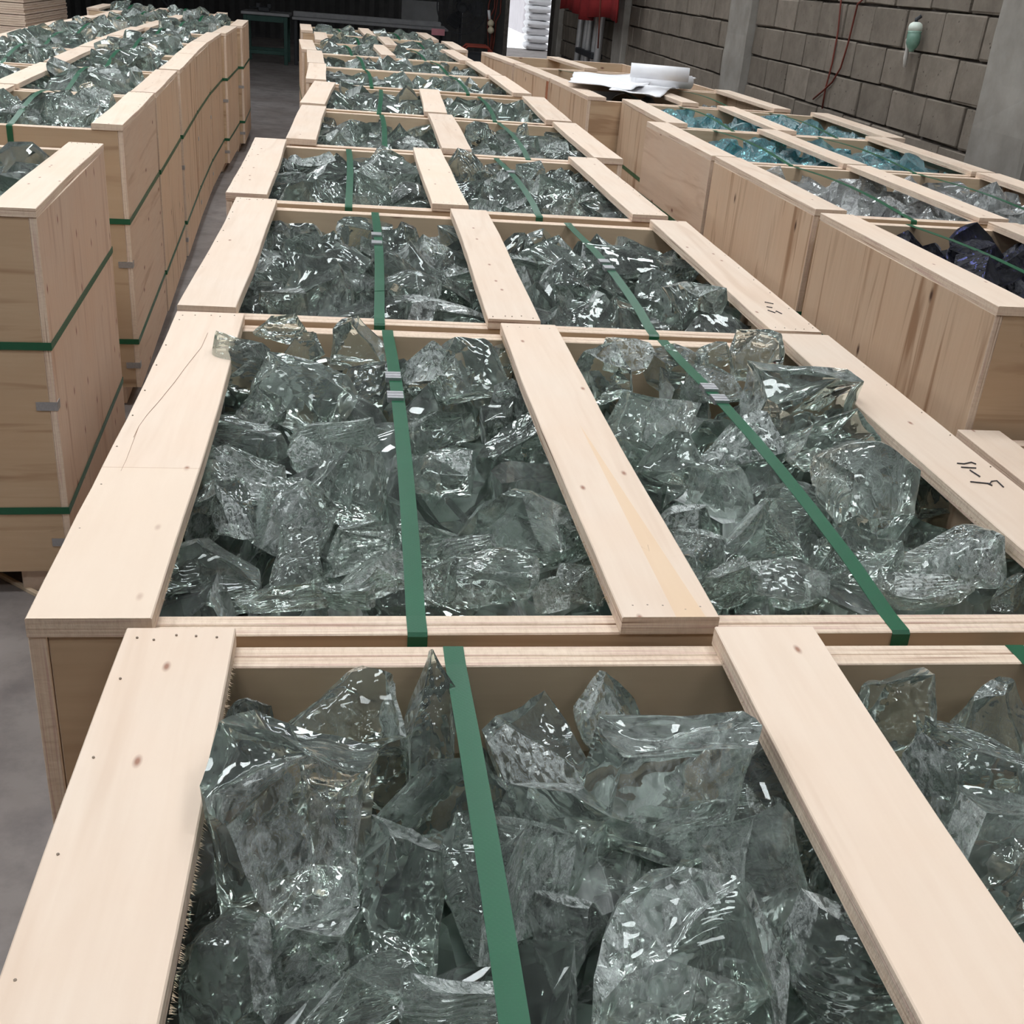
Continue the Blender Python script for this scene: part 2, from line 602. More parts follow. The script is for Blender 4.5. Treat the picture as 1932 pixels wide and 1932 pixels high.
# back wall of dark upright sheets, left wall, roof over the far part
wb = structure(empty('wall_back', (0, YB, 0)))
for i in range(int((WX-XL)/1.0)+1):
    x0 = XL+i*1.0
    bm = bmesh.new()
    n = 10
    prof = [(x0+k/n, .03*(1 if (k % 2) else 0)) for k in range(n+1)]
    lo = [bm.verts.new((min(x, WX), y, 0)) for x, y in prof]
    hi = [bm.verts.new((min(x, WX), y, ROOF_Z)) for x, y in prof]
    lo2 = [bm.verts.new((min(x, WX), y+.02, 0)) for x, y in prof]
    hi2 = [bm.verts.new((min(x, WX), y+.02, ROOF_Z)) for x, y in prof]
    for k in range(n):
        bm.faces.new((lo[k], lo[k+1], hi[k+1], hi[k]))
        bm.faces.new((lo2[k+1], lo2[k], hi2[k], hi2[k+1]))
    link('wall_sheet', bm_mesh(bm, 'wall_sheet'), wb, ['dark_sheet'])
structure(box_obj('wall_left', (XL-.15, -6.0, 0), (XL, YB+.2, ROOF_Z), 'dark_sheet', None, 0))
structure(box_obj('wall_front', (XL-.15, -6.15, 0), (WX+.3, -6.0, ROOF_Z), 'dark_sheet', None, 0))
# sheet roof with a grid of open roof lights over the near half of the shed
roof = structure(empty('ceiling', (0, 0, ROOF_Z)))
edges_y = [-6.15]
for y in SKY_Y:
    edges_y += [y-SKY_DY/2, y+SKY_DY/2]
edges_y.append(YB+.2)
for k in range(0, len(edges_y), 2):
    box_obj('roof_sheet', (XL-.2, edges_y[k], 0), (WX+.3, edges_y[k+1], .03), 'roof_sheet', roof, 0)
for y in SKY_Y:
    ex = [XL-.2]
    for x in SKY_X:
        ex += [x-SKY_DX/2, x+SKY_DX/2]
    ex.append(WX+.3)
    for k in range(0, len(ex), 2):
        box_obj('roof_sheet', (ex[k], y-SKY_DY/2, 0), (ex[k+1], y+SKY_DY/2, .03), 'roof_sheet', roof, 0)

# ================================================================== crates
CW, CD = 2.1076*H, 1.7746*H
TOP = 1.0
PT = .020                     # plank thickness
TT = .0165                    # plywood thickness
SK = .075                     # skid height


def skid(parent, x):
    return box_obj('skid', (x-.04, .03, 0), (x+.04, CD-.03, SK), 'plank', parent, .003)


def nails(parent, pts, z):
    bm = bmesh.new()
    for x, y in pts:
        q = [bm.verts.new((x+.0011*math.cos(k*math.pi/3), y+.0011*math.sin(k*math.pi/3), z+.0004)) for k in range(6)]
        q2 = [bm.verts.new((w.co.x, w.co.y, z-.003)) for w in q]
        bm.faces.new(q)
        for k in range(6):
            bm.faces.new((q2[k], q2[(k+1) % 6], q[(k+1) % 6], q[k]))
    return tag(link('nail_heads', bm_mesh(bm, 'nail_heads'), parent, ['nail']), kind='stuff')


def fibres(parent, segs, seed, n, length=.012):
    """torn wood fibres sticking out of a sawn edge; segs = list of (p0, p1, outward)"""
    q = random.Random(seed)
    bm = bmesh.new()
    for _ in range(n):
        p0, p1, out = q.choice(segs)
        p = Vector(p0).lerp(Vector(p1), q.random())
        d = (Vector(out)+Vector((q.uniform(-.5, .5), q.uniform(-.5, .5), q.uniform(-.7, .3)))).normalized()
        L = length*q.uniform(.15, 1)**2+.0015
        s = d.orthogonal().normalized()*q.uniform(.0002, .0005)
        s2 = d.cross(s)
        a = [bm.verts.new(p+s), bm.verts.new(p-s*.5+s2*.8), bm.verts.new(p-s*.5-s2*.8)]
        tip = bm.verts.new(p+d*L)
        for k in range(3):
            bm.faces.new((a[k], a[(k+1) % 3], tip))
    return tag(link('edge_fibres', bm_mesh(bm, 'edge_fibres'), parent, ['splinter']), kind='stuff')


def corner_clip(parent, x, z, side):
    """bent metal strip over a front corner"""
    bm = bmesh.new()
    s = 1 if side == 'r' else -1
    add_box(bm, (x-.048 if s > 0 else x, -.0012, z-.011), (x if s > 0 else x+.048, 0, z+.011))
    add_box(bm, (x if s > 0 else x-.0012, -.0012, z-.011), (x+.0012 if s > 0 else x, .03, z+.011))
    return link('corner_clip', bm_mesh(bm, 'corner_clip'), parent, ['metal'])


def crate(fx, fy, th, label, lw=.182, mx=.957, mw=.175, rw=.18, top=TOP, straps=(.62, 1.52), right_anchor=False,
          side='panel_z', seals=None, clips=None, near=0, seed=0, planks=('l', 'm', 'r'), group=None, front='panel_x', sag=.014, heap=.045, pmat=None, bands=True):
    """fx, fy = near left (or near right) top corner in survey units; widths in survey units"""
    x, y = fx*H, fy*H
    if right_anchor:
        x -= CW*math.cos(th)
        y -= CW*math.sin(th)
    root = empty('wooden_crate', (x, y, 0), th)
    tag(root, label, 'crate', group or 'plywood crates of glass')
    wt = top-PT
    board('side_panel', (0, 0, SK), (TT, CD, wt), side, root)
    board('side_panel', (CW-TT, 0, SK), (CW, CD, wt), side, root)
    g = .0006
    board('front_panel', (TT+g, .001, SK), (CW-TT-g, .001+TT, wt), front, root)
    board('back_panel', (TT+g, CD-TT-.001, SK), (CW-TT-g, CD-.001, wt), front, root)
    board('rim_cleat', (TT+g, TT+.0016, wt-.1), (CW-TT-g, 2*TT+.0016, wt+.0005), 'plank_x', root)
    board('rim_cleat', (TT+g, CD-2*TT-.0016, wt-.1), (CW-TT-g, CD-TT-.0016, wt+.0005), 'plank_x', root)
    board('bottom_panel', (TT+g, TT+.002, SK), (CW-TT-g, CD-TT-.002, SK+.018), 'panel_x', root)
    for sx in (.1, CW/2, CW-.1):
        skid(root, sx)
    spans = {'l': (0, lw*H), 'm': (mx*H, (mx+mw)*H), 'r': (CW-rw*H, CW)}
    root['plank_spans'] = [spans[k] for k in planks]
    root['wall_top'] = wt
    root['sag'] = sag
    root['heap'] = heap
    root['strap_x'] = [v*H for v in straps] or [-9.0]
    q = random.Random(seed+11)
    for k in planks:
        a, b = spans[k]
        p = plank_obj(a, b, -.002, CD+.0005, wt+.0008, top, root, seed*7+ord(k), (pmat or {}).get(k))
        root['plank_'+k] = p.name
        if near:
            w = b-a
            pts = []
            for e in (-CD/2+.018, CD/2-.018):
                for i in range(5):
                    pts.append((-w/2+.012+(w-.024)*i/4+q.uniform(-.004, .004), e+q.uniform(-.008, .008)))
            if k != 'm':
                sx = -w/2+.009 if k == 'l' else w/2-.009
                for i in range(9):
                    pts.append((sx+q.uniform(-.002, .002), -CD/2+.06+(CD-.12)*i/8+q.uniform(-.02, .02)))
            nails(p, pts, PT/2-.0004)
            if near > 1:
                zb = -PT/2+.006
                segs = []
                if k != 'r':
                    segs.append(((w/2, -CD/2+.05, zb), (w/2, CD/2-.03, zb), (1, 0, -.5)))
                if k != 'l':
                    segs.append(((-w/2, -CD/2+.05, zb), (-w/2, CD/2-.03, zb), (-1, 0, -.5)))
                fibres(p, segs, seed*31+ord(k), 900*len(segs), .004)
    # straps over the top
    for i, sx in enumerate(straps):
        xx = sx*H
        zt = wt+.0012
        pts = [(xx, -.0012, wt-.30), (xx, -.0012, wt-.012), (xx, -.0004, wt-.002), (xx, .003, zt), (xx, 2*TT, zt)]
        n = 8
        for k in range(1, n):
            u = k/n
            pts.append((xx+.004*math.sin(3*u+i), 2*TT+(CD-4*TT)*u, zt+sag*math.sin(math.pi*u)))
        pts += [(xx, CD-2*TT, zt), (xx, CD-.003, zt), (xx, CD+.0002, wt-.003), (xx, CD+.0006, wt-.012), (xx, CD+.0006, wt-.30)]
        st = ribbon('strap', pts, (.019, 0, 0), -.0009, 'strap', root)
        for (si, u) in (seals or []):
            if si == i:
                yy = 2*TT+(CD-4*TT)*u
                z = zt+sag*math.sin(math.pi*u)
                bm = bmesh.new()
                for g0, g1, hh in ((-.014, -.007, .0045), (-.007, -.005, .0028), (-.005, .005, .0045), (.005, .007, .0028), (.007, .014, .0045)):
                    add_box(bm, (xx-.0115, yy+g0, z-.003), (xx+.0115, yy+g1, z+hh))
                link('strap_seal', bm_mesh(bm, 'strap_seal'), st, ['metal'])
    # bands round the body
    if bands:
        for fz in (.655, .19):
            z = SK+(top-SK)*fz
            e = .0016
            pts = [(-e, -e), (CW+e, -e), (CW+e, CD+e), (-e, CD+e)]
            bm = bmesh.new()
            rings = []
            for (px, py), (ox, oy) in zip(pts, ((-1, -1), (1, -1), (1, 1), (-1, 1))):
                d = .0009
                rings.append([bm.verts.new((px, py, z-.0095)), bm.verts.new((px+ox*d, py+oy*d, z-.0095)), bm.verts.new((px+ox*d, py+oy*d, z+.0095)), bm.verts.new((px, py, z+.0095))])
            for k in range(4):
                a, b = rings[k], rings[(k+1) % 4]
                for j in range(4):
                    bm.faces.new((a[j], a[(j+1) % 4], b[(j+1) % 4], b[j]))
            bmesh.ops.recalc_face_normals(bm, faces=bm.faces[:])
            link('strap_band', bm_mesh(bm, 'strap_band'), root, ['strap'])
    for (cx, cz) in (clips or []):
        corner_clip(root, CW if cx == 'r' else 0, cz, cx)
    return root


# ================================================================== glass chunks
def shard_mesh(seed, kind, step, name='glass_chunk'):
    """broken glass: a cut convex body whose faces are hollowed like conchoidal fractures; unit sized"""
    q = random.Random(seed)
    dims = {'block': (1, .9, .9), 'wedge': (1, .8, .8), 'spear': (.55, .45, 1.25), 'plate': (1.05, .42, .95), 'dome': (1, .8, .8)}[kind]
    B = 2.0
    c8 = [Vector((x, y, z)) for x in (-B, B) for y in (-B, B) for z in (-B, B)]
    body = [[c8[i] for i in f] for f in ((0, 1, 3, 2), (4, 6, 7, 5), (0, 4, 5, 1), (2, 3, 7, 6), (0, 2, 6, 4), (1, 5, 7, 3))]

    def clip(no, d):
        """keep the part of the body behind the plane no.p = d"""
        nonlocal body
        new, cap = [], []
        for f in body:
            out = []
            for p0, p1 in zip(f, f[1:]+f[:1]):
                d0, d1 = p0.dot(no)-d, p1.dot(no)-d
                if d0 <= 0:
                    out.append(p0)
                if d0*d1 < 0:
                    x = p0.lerp(p1, d0/(d0-d1))
                    out.append(x)
                    cap.append(x)
            if len(out) >= 3:
                new.append(out)
        if len(cap) >= 3:
            m = sum(cap, Vector())/len(cap)
            u = no.orthogonal().normalized()
            w = no.cross(u)
            cap = sorted(cap, key=lambda x: math.atan2((x-m).dot(w), (x-m).dot(u)))
            new.append([x for i, x in enumerate(cap) if (x-cap[i-1]).length > 1e-5])
        body = [f for f in new if len(f) >= 3]

    def cut(no, off):
        no = Vector(no).normalized()
        clip(no, max(p.dot(no) for f in body for p in f)*off)

    for ax in range(3):
        for sg in (-1, 1):
            no = Vector([q.uniform(-.22, .22) for _ in range(3)])
            no[ax] = sg
            no.normalize()
            clip(no, dims[ax]/2)
    n = {'block': 7, 'wedge': 5, 'spear': 3, 'plate': 6, 'dome': 5}[kind]
    if kind == 'spear':
        cut((.9, q.uniform(-.4, .4), .55), .42)
        cut((-.9, q.uniform(-.4, .4), .42), .45)
        cut((q.uniform(-.3, .3), .9, .45), .45)
    if kind == 'wedge':
        cut((q.uniform(.4, .8), -.5, .75), .35)
        cut((q.uniform(-.9, -.4), .3, .7), .5)
    if kind == 'dome':
        for k in range(5):
            a = k*1.256+q.uniform(-.3, .3)
            cut((math.cos(a), .35*math.sin(a*2), math.sin(a)), .72)
    for _ in range(n):
        cut([q.gauss(0, 1) for _ in range(3)], q.uniform(.50, .82))
    # merge corners that lie close together, drop collapsed faces
    pts, loops = [], []
    for f in body:
        lp = []
        for p in f:
            k = next((i for i, r in enumerate(pts) if (r-p).length < .07), None)
            if k is None:
                pts.append(p.copy())
                k = len(pts)-1
            if k not in lp:
                lp.append(k)
        if len(lp) >= 3:
            loops.append(lp)
    seedv = Vector([q.uniform(0, 50) for _ in range(3)])

    def warp(p):
        w = noise.noise_vector(p*1.5+seedv)*.085 + noise.noise_vector(p*5.0+seedv)*.011
        if step < .1:
            w += noise.noise_vector(p*13.0+seedv)*.002
        return p+w

    verts, faces, sharp = [], [], set()
    eid = {}

    verts = [p.copy() for p in pts]
    for lp in loops:
        for a, b in zip(lp, lp[1:]+lp[:1]):
            if (a, b) in eid:
                continue
            k = max(1, int(round((pts[a]-pts[b]).length/step)))
            ids = [a]
            for i in range(1, k):
                verts.append(pts[a].lerp(pts[b], i/k))
                ids.append(len(verts)-1)
            ids.append(b)
            eid[(a, b)] = ids
            eid[(b, a)] = ids[::-1]
            for i, j in zip(ids, ids[1:]):
                sharp.add((min(i, j), max(i, j)))
    fid = []
    for lp in loops:
        n0 = len(faces)
        ring = []
        for a, b in zip(lp, lp[1:]+lp[:1]):
            ring += eid[(a, b)][:-1]
        no = Vector()
        for a, b in zip(lp, lp[1:]+lp[:1]):
            no += pts[a].cross(pts[b])
        area = no.length/2
        if len(ring) < 3 or area < 1e-6:
            continue
        no.normalize()
        base = [verts[i].copy() for i in ring]
        c = sum(base, Vector())/len(base)
        size = math.sqrt(max(area, 1e-5))
        m = max(1, int(round(size*.5/step)))
        conc = q.choice((-1, -1, -1, 1))
        if kind == 'dome' and no.y < -.6:
            conc = 1.6
        depth = conc*q.uniform(.06, .15)*size
        strike = q.choice(base)
        freq = q.uniform(28, 60)
        ramp = q.choice((0, 0, 0, .0015, .003, .005)) if step < .1 else 0
        prev = ring
        for r in range(1, m+1):
            tt = 1-r/(m+.0)
            if r == m:
                ctr = c+no*depth
                verts.append(ctr)
                ci = len(verts)-1
                L = len(prev)
                for i in range(L):
                    faces.append((prev[i], prev[(i+1) % L], ci))
            else:
                cur = []
                for p in base:
                    pp = c.lerp(p, tt)
                    d = (pp-strike).length
                    rp = ramp*math.sin(freq*d+3*noise.noise(pp*3+seedv))*(1-tt**6)
                    verts.append(pp+no*(depth*(1-tt*tt)+rp))
                    cur.append(len(verts)-1)
                L = len(prev)
                for i in range(L):
                    j = (i+1) % L
                    faces.append((prev[i], prev[j], cur[j], cur[i]))
                prev = cur
        fid += [q.random()]*(len(faces)-n0)
    P = [warp(p) for p in verts]
    A = np.array([tuple(p) for p in P])
    lo, hi = A.min(0), A.max(0)
    A = (A-(lo+hi)/2)/(hi-lo)
    return A, faces, sharp, fid


def build_shard(A, faces, sharp, fid, name, mat, mats=None):
    me = bpy.data.meshes.new(name)
    me.from_pydata(A.tolist(), [], faces)
    me.update()
    at = me.attributes.new('sharp_edge', 'BOOLEAN', 'EDGE')
    ev = np.empty(len(me.edges)*2, dtype=np.int32)
    me.edges.foreach_get('vertices', ev)
    ev = ev.reshape(-1, 2)
    fl = [((min(a, b), max(a, b)) in sharp) for a, b in ev.tolist()]
    at.data.foreach_set('value', fl)
    me.polygons.foreach_set('use_smooth', [True]*len(me.polygons))
    fa = me.attributes.new('fracture', 'FLOAT', 'FACE')
    fa.data.foreach_set('value', fid)
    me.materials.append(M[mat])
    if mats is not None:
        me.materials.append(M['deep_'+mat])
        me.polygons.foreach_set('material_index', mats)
    return me


KINDS = ('block', 'wedge', 'spear', 'plate', 'dome')
HI, LO = {}, {}
sd = 100
for k in KINDS:
    HI[k] = []
    LO[k] = []
    for i in range(5):
        HI[k].append(shard_mesh(sd, k, .055))
        LO[k].append(shard_mesh(sd, k, .24))
        sd += 1
MESHC = {}


def chunk_mesh(kind, var, mat, hi=True):
    key = (kind, var, mat, hi)
    if key not in MESHC:
        MESHC[key] = build_shard(*(HI if hi else LO)[kind][var], 'glass_chunk', mat)
    return MESHC[key]


def rand_quat(q):
    u1, u2, u3 = q.random(), q.random(), q.random()
    return Quaternion((math.sqrt(1-u1)*math.sin(6.2832*u2), math.sqrt(1-u1)*math.cos(6.2832*u2), math.sqrt(u1)*math.sin(6.2832*u3), math.sqrt(u1)*math.cos(6.2832*u3)))


def place_chunk(mesh, loc, quat, dims, label, group, name='glass_chunk'):
    o = bpy.data.objects.new(name, mesh)
    COL.objects.link(o)
    o.rotation_mode = 'QUATERNION'
    o.rotation_quaternion = quat
    o.scale = dims
    o.location = loc
    tag(o, label, 'glass chunk', group)
    return o


CAMQ = Matrix(((CR.x, CF.x, CU.x), (CR.y, CF.y, CU.y), (CR.z, CF.z, CU.z))).to_quaternion()


def hero_chunk(px, py, w, h, kind, var, label, z=.93, roll=0.0, depth=.75, mat='glass_green', group=None, yaw=0.0, tilt=0.0):
    """a chunk seen at pixel (px, py) spanning w x h pixels, its centre z above the floor"""
    p = at_z(px, py, z)
    dist = (p-Vector((0, 0, CAMZ))).dot(CF)
    s = dist/FPX
    W, Hh = w*s, h*s
    q = CAMQ @ Quaternion((0, 1, 0), math.radians(roll)) @ Quaternion((0, 0, 1), math.radians(yaw)) @ Quaternion((1, 0, 0), math.radians(tilt))
    return place_chunk(chunk_mesh(kind, var, mat), p, q, (W, depth*(W+Hh)/2, Hh), label, group)


class Pile:
    """many chunks joined into one mesh"""
    def __init__(s):
        s.v, s.f, s.sh, s.n, s.id, s.mi = [], [], [], 0, [], []

    def add(s, data, loc, quat, dims, mi=0):
        A, faces, sharp, fid = data
        k = RNG.random()
        s.id += [(i+k) % 1.0 for i in fid]
        s.mi += [mi]*len(fid)
        R = np.array(quat.to_matrix())
        V = (A*np.array(dims)) @ R.T + np.array(loc)
        s.v.append(V)
        s.f += [tuple(i+s.n for i in f) for f in faces]
        s.sh += [(a+s.n, b+s.n) for a, b in sharp]
        s.n += len(V)

    def build(s, mat, label, group=None, name='glass_pile'):
        me = build_shard(np.vstack(s.v), s.f, set(s.sh), s.id, name, mat, s.mi)
        o = link(name, me)
        return tag(o, label, 'broken glass', group, 'stuff')


def spread(root, q, nx, ny, z, zj, size, limit=None, tops=None):
    """jittered grid of chunk poses inside a crate, row by row from the near board; every chunk stays inside the boards
    and below the planks it lies under"""
    mw = root.matrix_basis
    inv = mw.to_3x3().inverted()
    spans = [tuple(v) for v in root['plank_spans']]
    wt = root['wall_top']
    out = []
    ix0, ix1, iy0, iy1 = TT+.004, CW-TT-.004, 2*TT+.006, CD-2*TT-.006
    for j in range(ny):
        for i in range(nx):
            u = (i+.5+(.25 if j % 2 else -.25))/nx
            x = ix0+(ix1-ix0)*u+q.uniform(-.25, .25)*(ix1-ix0)/nx
            y = iy0+(iy1-iy0)*(j+.5)/ny+q.uniform(-.22, .22)*(iy1-iy0)/ny
            s = size*q.uniform(.7, 1.3)
            kind = q.choice(('block', 'block', 'wedge', 'wedge', 'spear', 'plate', 'dome'))
            var = q.randrange(5)
            d = (s*q.uniform(.85, 1.15), s*q.uniform(.6, .95), s*q.uniform(.7, 1.05))
            qt = rand_quat(q)
            R = np.array(inv @ qt.to_matrix())
            E = (LO[kind][var][0]*np.array(d)) @ R.T
            lo, hi = E.min(0), E.max(0)
            x = min(max(x, ix0-lo[0]), ix1-hi[0])
            y = min(max(y, iy0-lo[1]), iy1-hi[1])
            zz = z+q.uniform(-zj, zj)
            cap = limit if limit else wt+root['heap']
            for a, b in spans:
                if x+hi[0] > a and x+lo[0] < b:
                    cap = min(cap, wt-.004)
            for sx in root['strap_x']:
                if x+hi[0] > sx-.012 and x+lo[0] < sx+.012:
                    cap = min(cap, wt+.001+root['sag']*math.sin(math.pi*min(max(y/CD, .08), .92)))
            zz = min(zz, cap-hi[2])
            out.append((kind, var, mw @ Vector((x, y, zz)), qt, d, j, i, x))
    return out


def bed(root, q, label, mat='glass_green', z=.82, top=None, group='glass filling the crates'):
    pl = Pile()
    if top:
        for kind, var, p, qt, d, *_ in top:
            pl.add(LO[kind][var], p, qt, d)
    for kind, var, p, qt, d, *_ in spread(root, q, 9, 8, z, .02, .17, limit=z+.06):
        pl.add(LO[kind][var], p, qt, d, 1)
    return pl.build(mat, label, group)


SHAPE = {'block': 'blocky', 'wedge': 'wedge-shaped', 'spear': 'pointed', 'plate': 'slab-like', 'dome': 'rounded'}
ORD = ['first', 'second', 'third', 'fourth', 'fifth', 'sixth', 'seventh', 'eighth', 'ninth', 'tenth', 'eleventh', 'twelfth']


def in_frame(p, pad=30):
    d = p-Vector((0, 0, CAMZ))
    z = d.dot(CF)
    if z < .05:
        return False
    return -pad < 966+FPX*d.dot(CR)/z < 1932+pad and -pad < 966-FPX*d.dot(CU)/z < 1932+pad


def fill(root, seed, where, mat='glass_green', colour='pale green', nx=8, ny=7, z=.945, zj=.028, size=.15, bedz=.80, shape=True):
    """individual chunks on top plus a joined bed below"""
    q = random.Random(seed)
    bpy.context.view_layer.update()
    rest = []
    for item in spread(root, q, nx, ny, z, zj, size):
        kind, var, p, qt, d, j, i, x = item
        if not in_frame(p):
            rest.append(item)
            continue
        lab = '%s %s glass chunk, %s from left, %s row, %s' % (SHAPE[kind], colour, ORD[i], ORD[j], where)
        place_chunk(chunk_mesh(kind, var, mat), p, qt, d, lab, 'glass chunks in '+where)
    under = spread(root, q, 8, 7, .885, .02, .15, limit=.945)
    bed(root, q, 'deeper %s broken glass under the chunks of %s' % (colour, where), mat, bedz, rest+under)


# ================================================================== the middle row
SEALS = [(0, .70), (0, .62)]
C0 = crate(-.36, -.19, .004, 'open plywood crate nearest the camera, cut off by the bottom edge', lw=.175, mx=.995, mw=.182, straps=(.535, 1.57), near=2, seed=1, pmat={'l': 'plank_joint_near'})
C1 = crate(-.5307, 1.6128, .0116, 'open plywood crate with 11-5 handwritten on its plank', lw=.2, mx=.9976, mw=.1797, rw=.1831, straps=(.64, 1.535), seals=[(0, .73), (0, .63), (1, .72), (1, .66)], near=2, seed=2, pmat={'l': 'plank_joint', 'm': 'plank_stripe'})
C2 = crate(-.5603, 3.4523, 0, 'open plywood crate directly behind the crate marked 11-5', lw=.1791, mx=.973, mw=.1711, rw=.1769, straps=(.625, 1.53), seals=[(0, .68), (0, .58), (1, .5), (1, .44)], near=1, seed=3)
C3 = crate(-.6178, 5.3205, .0126, 'third crate behind the nearest one in the middle row', lw=.187, mx=.9505, mw=.1732, rw=.1788, straps=(.56, 1.47), seals=[(1, .62)], near=1, seed=4)
C4 = crate(-.461, 7.159, -.0023, 'fourth crate behind the nearest one in the middle row', lw=.1824, mx=.9529, mw=.1867, rw=.1875, straps=(.6, 1.5), seed=5)
C5 = crate(-.4755, 9.05, -.0211, 'fifth crate behind the nearest one in the middle row', lw=.1885, mx=.949, mw=.1762, rw=.207, straps=(.6, 1.5), seed=6)
C6 = crate(-.52, 10.98, .03, 'middle row crate without a centre plank, in front of another such', straps=(.6, 1.5), planks='lr', seed=7)
C7 = crate(-.59, 12.78, .05, 'second middle row crate without a centre plank', straps=(.6, 1.5), planks='lr', seed=8)
C8 = crate(-.74, 14.6, .07, 'third crate from the far end of the middle row', straps=(.6, 1.5), seed=9)
C9 = crate(-.66, 16.56, .05, 'last but one crate of the middle row, set a little right', straps=(.6, 1.5), seed=10)
C10 = crate(-.95, 18.5, .06, 'farthest crate of the middle row, before the long grey bench', straps=(.6, 1.5), seed=11)
bpy.context.view_layer.update()

# ================================================================== the row on the left
LC = [('r', .53), ('r', .16)]
L0 = crate(-1.306, 4.746, .054, 'nearly cut off crate at left with a knotty side and green bands', right_anchor=True, side='panel_knotty', clips=LC, straps=(.55, 1.5), near=1, seed=21)
L1 = crate(-1.44, 7.26, .06, 'second crate of the left row, heaped with glass, brown stained front', right_anchor=True, side='panel_y', front='panel_stain', clips=LC, straps=(.6, 1.46), near=1, seed=22, sag=.05, heap=.075)
L2 = crate(-1.54, 9.07, .06, 'third crate of the left row', right_anchor=True, side='panel_z', straps=(.6, 1.46), seed=23, sag=.05, heap=.075)
L3 = crate(-1.64, 10.95, .06, 'fourth crate of the left row, with a striped side', right_anchor=True, side='panel_z', clips=LC, straps=(.6, 1.46), seed=24, sag=.05, heap=.075)
L4 = crate(-1.75, 12.78, .05, 'fifth crate of the left row', right_anchor=True, side='panel_z', clips=LC, straps=(.6, 1.46), seed=25, sag=.05, heap=.075)
L5 = crate(-1.84, 14.6, .03, 'sixth crate of the left row', right_anchor=True, side='panel_z', clips=LC, straps=(.6, 1.46), seed=26, sag=.05, heap=.075)
L6 = crate(-1.83, 16.4, .02, 'seventh crate of the left row, its front edge showing', right_anchor=True, side='panel_z', clips=LC, straps=(.6, 1.46), seed=27, sag=.05, heap=.075)
L7 = crate(-1.80, 18.3, .04, 'last crate of the left row to show its side and bands', right_anchor=True, side='panel_z', clips=LC, straps=(.6, 1.46), seed=28, sag=.05, heap=.075)
L8 = crate(-2.30, 20.2, .06, 'farthest crate of the left row', right_anchor=True, side='panel_z', straps=(.6, 1.46), seed=29, sag=.05, heap=.075)

# ================================================================== the row on the right
R0 = crate(2.434, 3.90, .018, 'crate of navy black glass with brown streaked side', side='panel_z', straps=(.5, 1.46), seed=31)
R1 = crate(2.41, 5.78, .022, 'crate of clear whitish glass behind the navy glass crate', side='panel_z', straps=(.58, 1.5), seed=32)
R2 = crate(2.36, 7.60, .022, 'nearer of the two crates of teal glass', side='panel_y', straps=(.58, 1.5), seed=33)
R3 = crate(2.50, 9.42, 0, 'farther of the two crates of teal glass', side='panel_z', straps=(.58, 1.5), seed=34)
R4 = crate(2.162, 11.2, .06, 'crate under the white foam sheets in the right row', side='panel_z', straps=(.58, 1.5), seed=35)
R5 = crate(2.05, 13.0, .10, 'empty crate behind the white foam sheets', side='panel_z', straps=(.58,), planks='l', seed=36)
R6 = crate(1.86, 14.85, .13, 'farthest empty crate of the right row, below the doorway', side='panel_z', straps=(), planks='lm', seed=37)
RL = crate(2.37, 2.07, 0, 'low crate before the navy glass crate, mostly out of frame', top=.73, side='panel_z', straps=(.58,), planks='lmr', seed=38)
bpy.context.view_layer.update()

box_obj('orange_patch', (-.0016, .008, TOP-.2), (-.0002, .055, TOP-PT-.002), 'orange_wood', R5, 0)

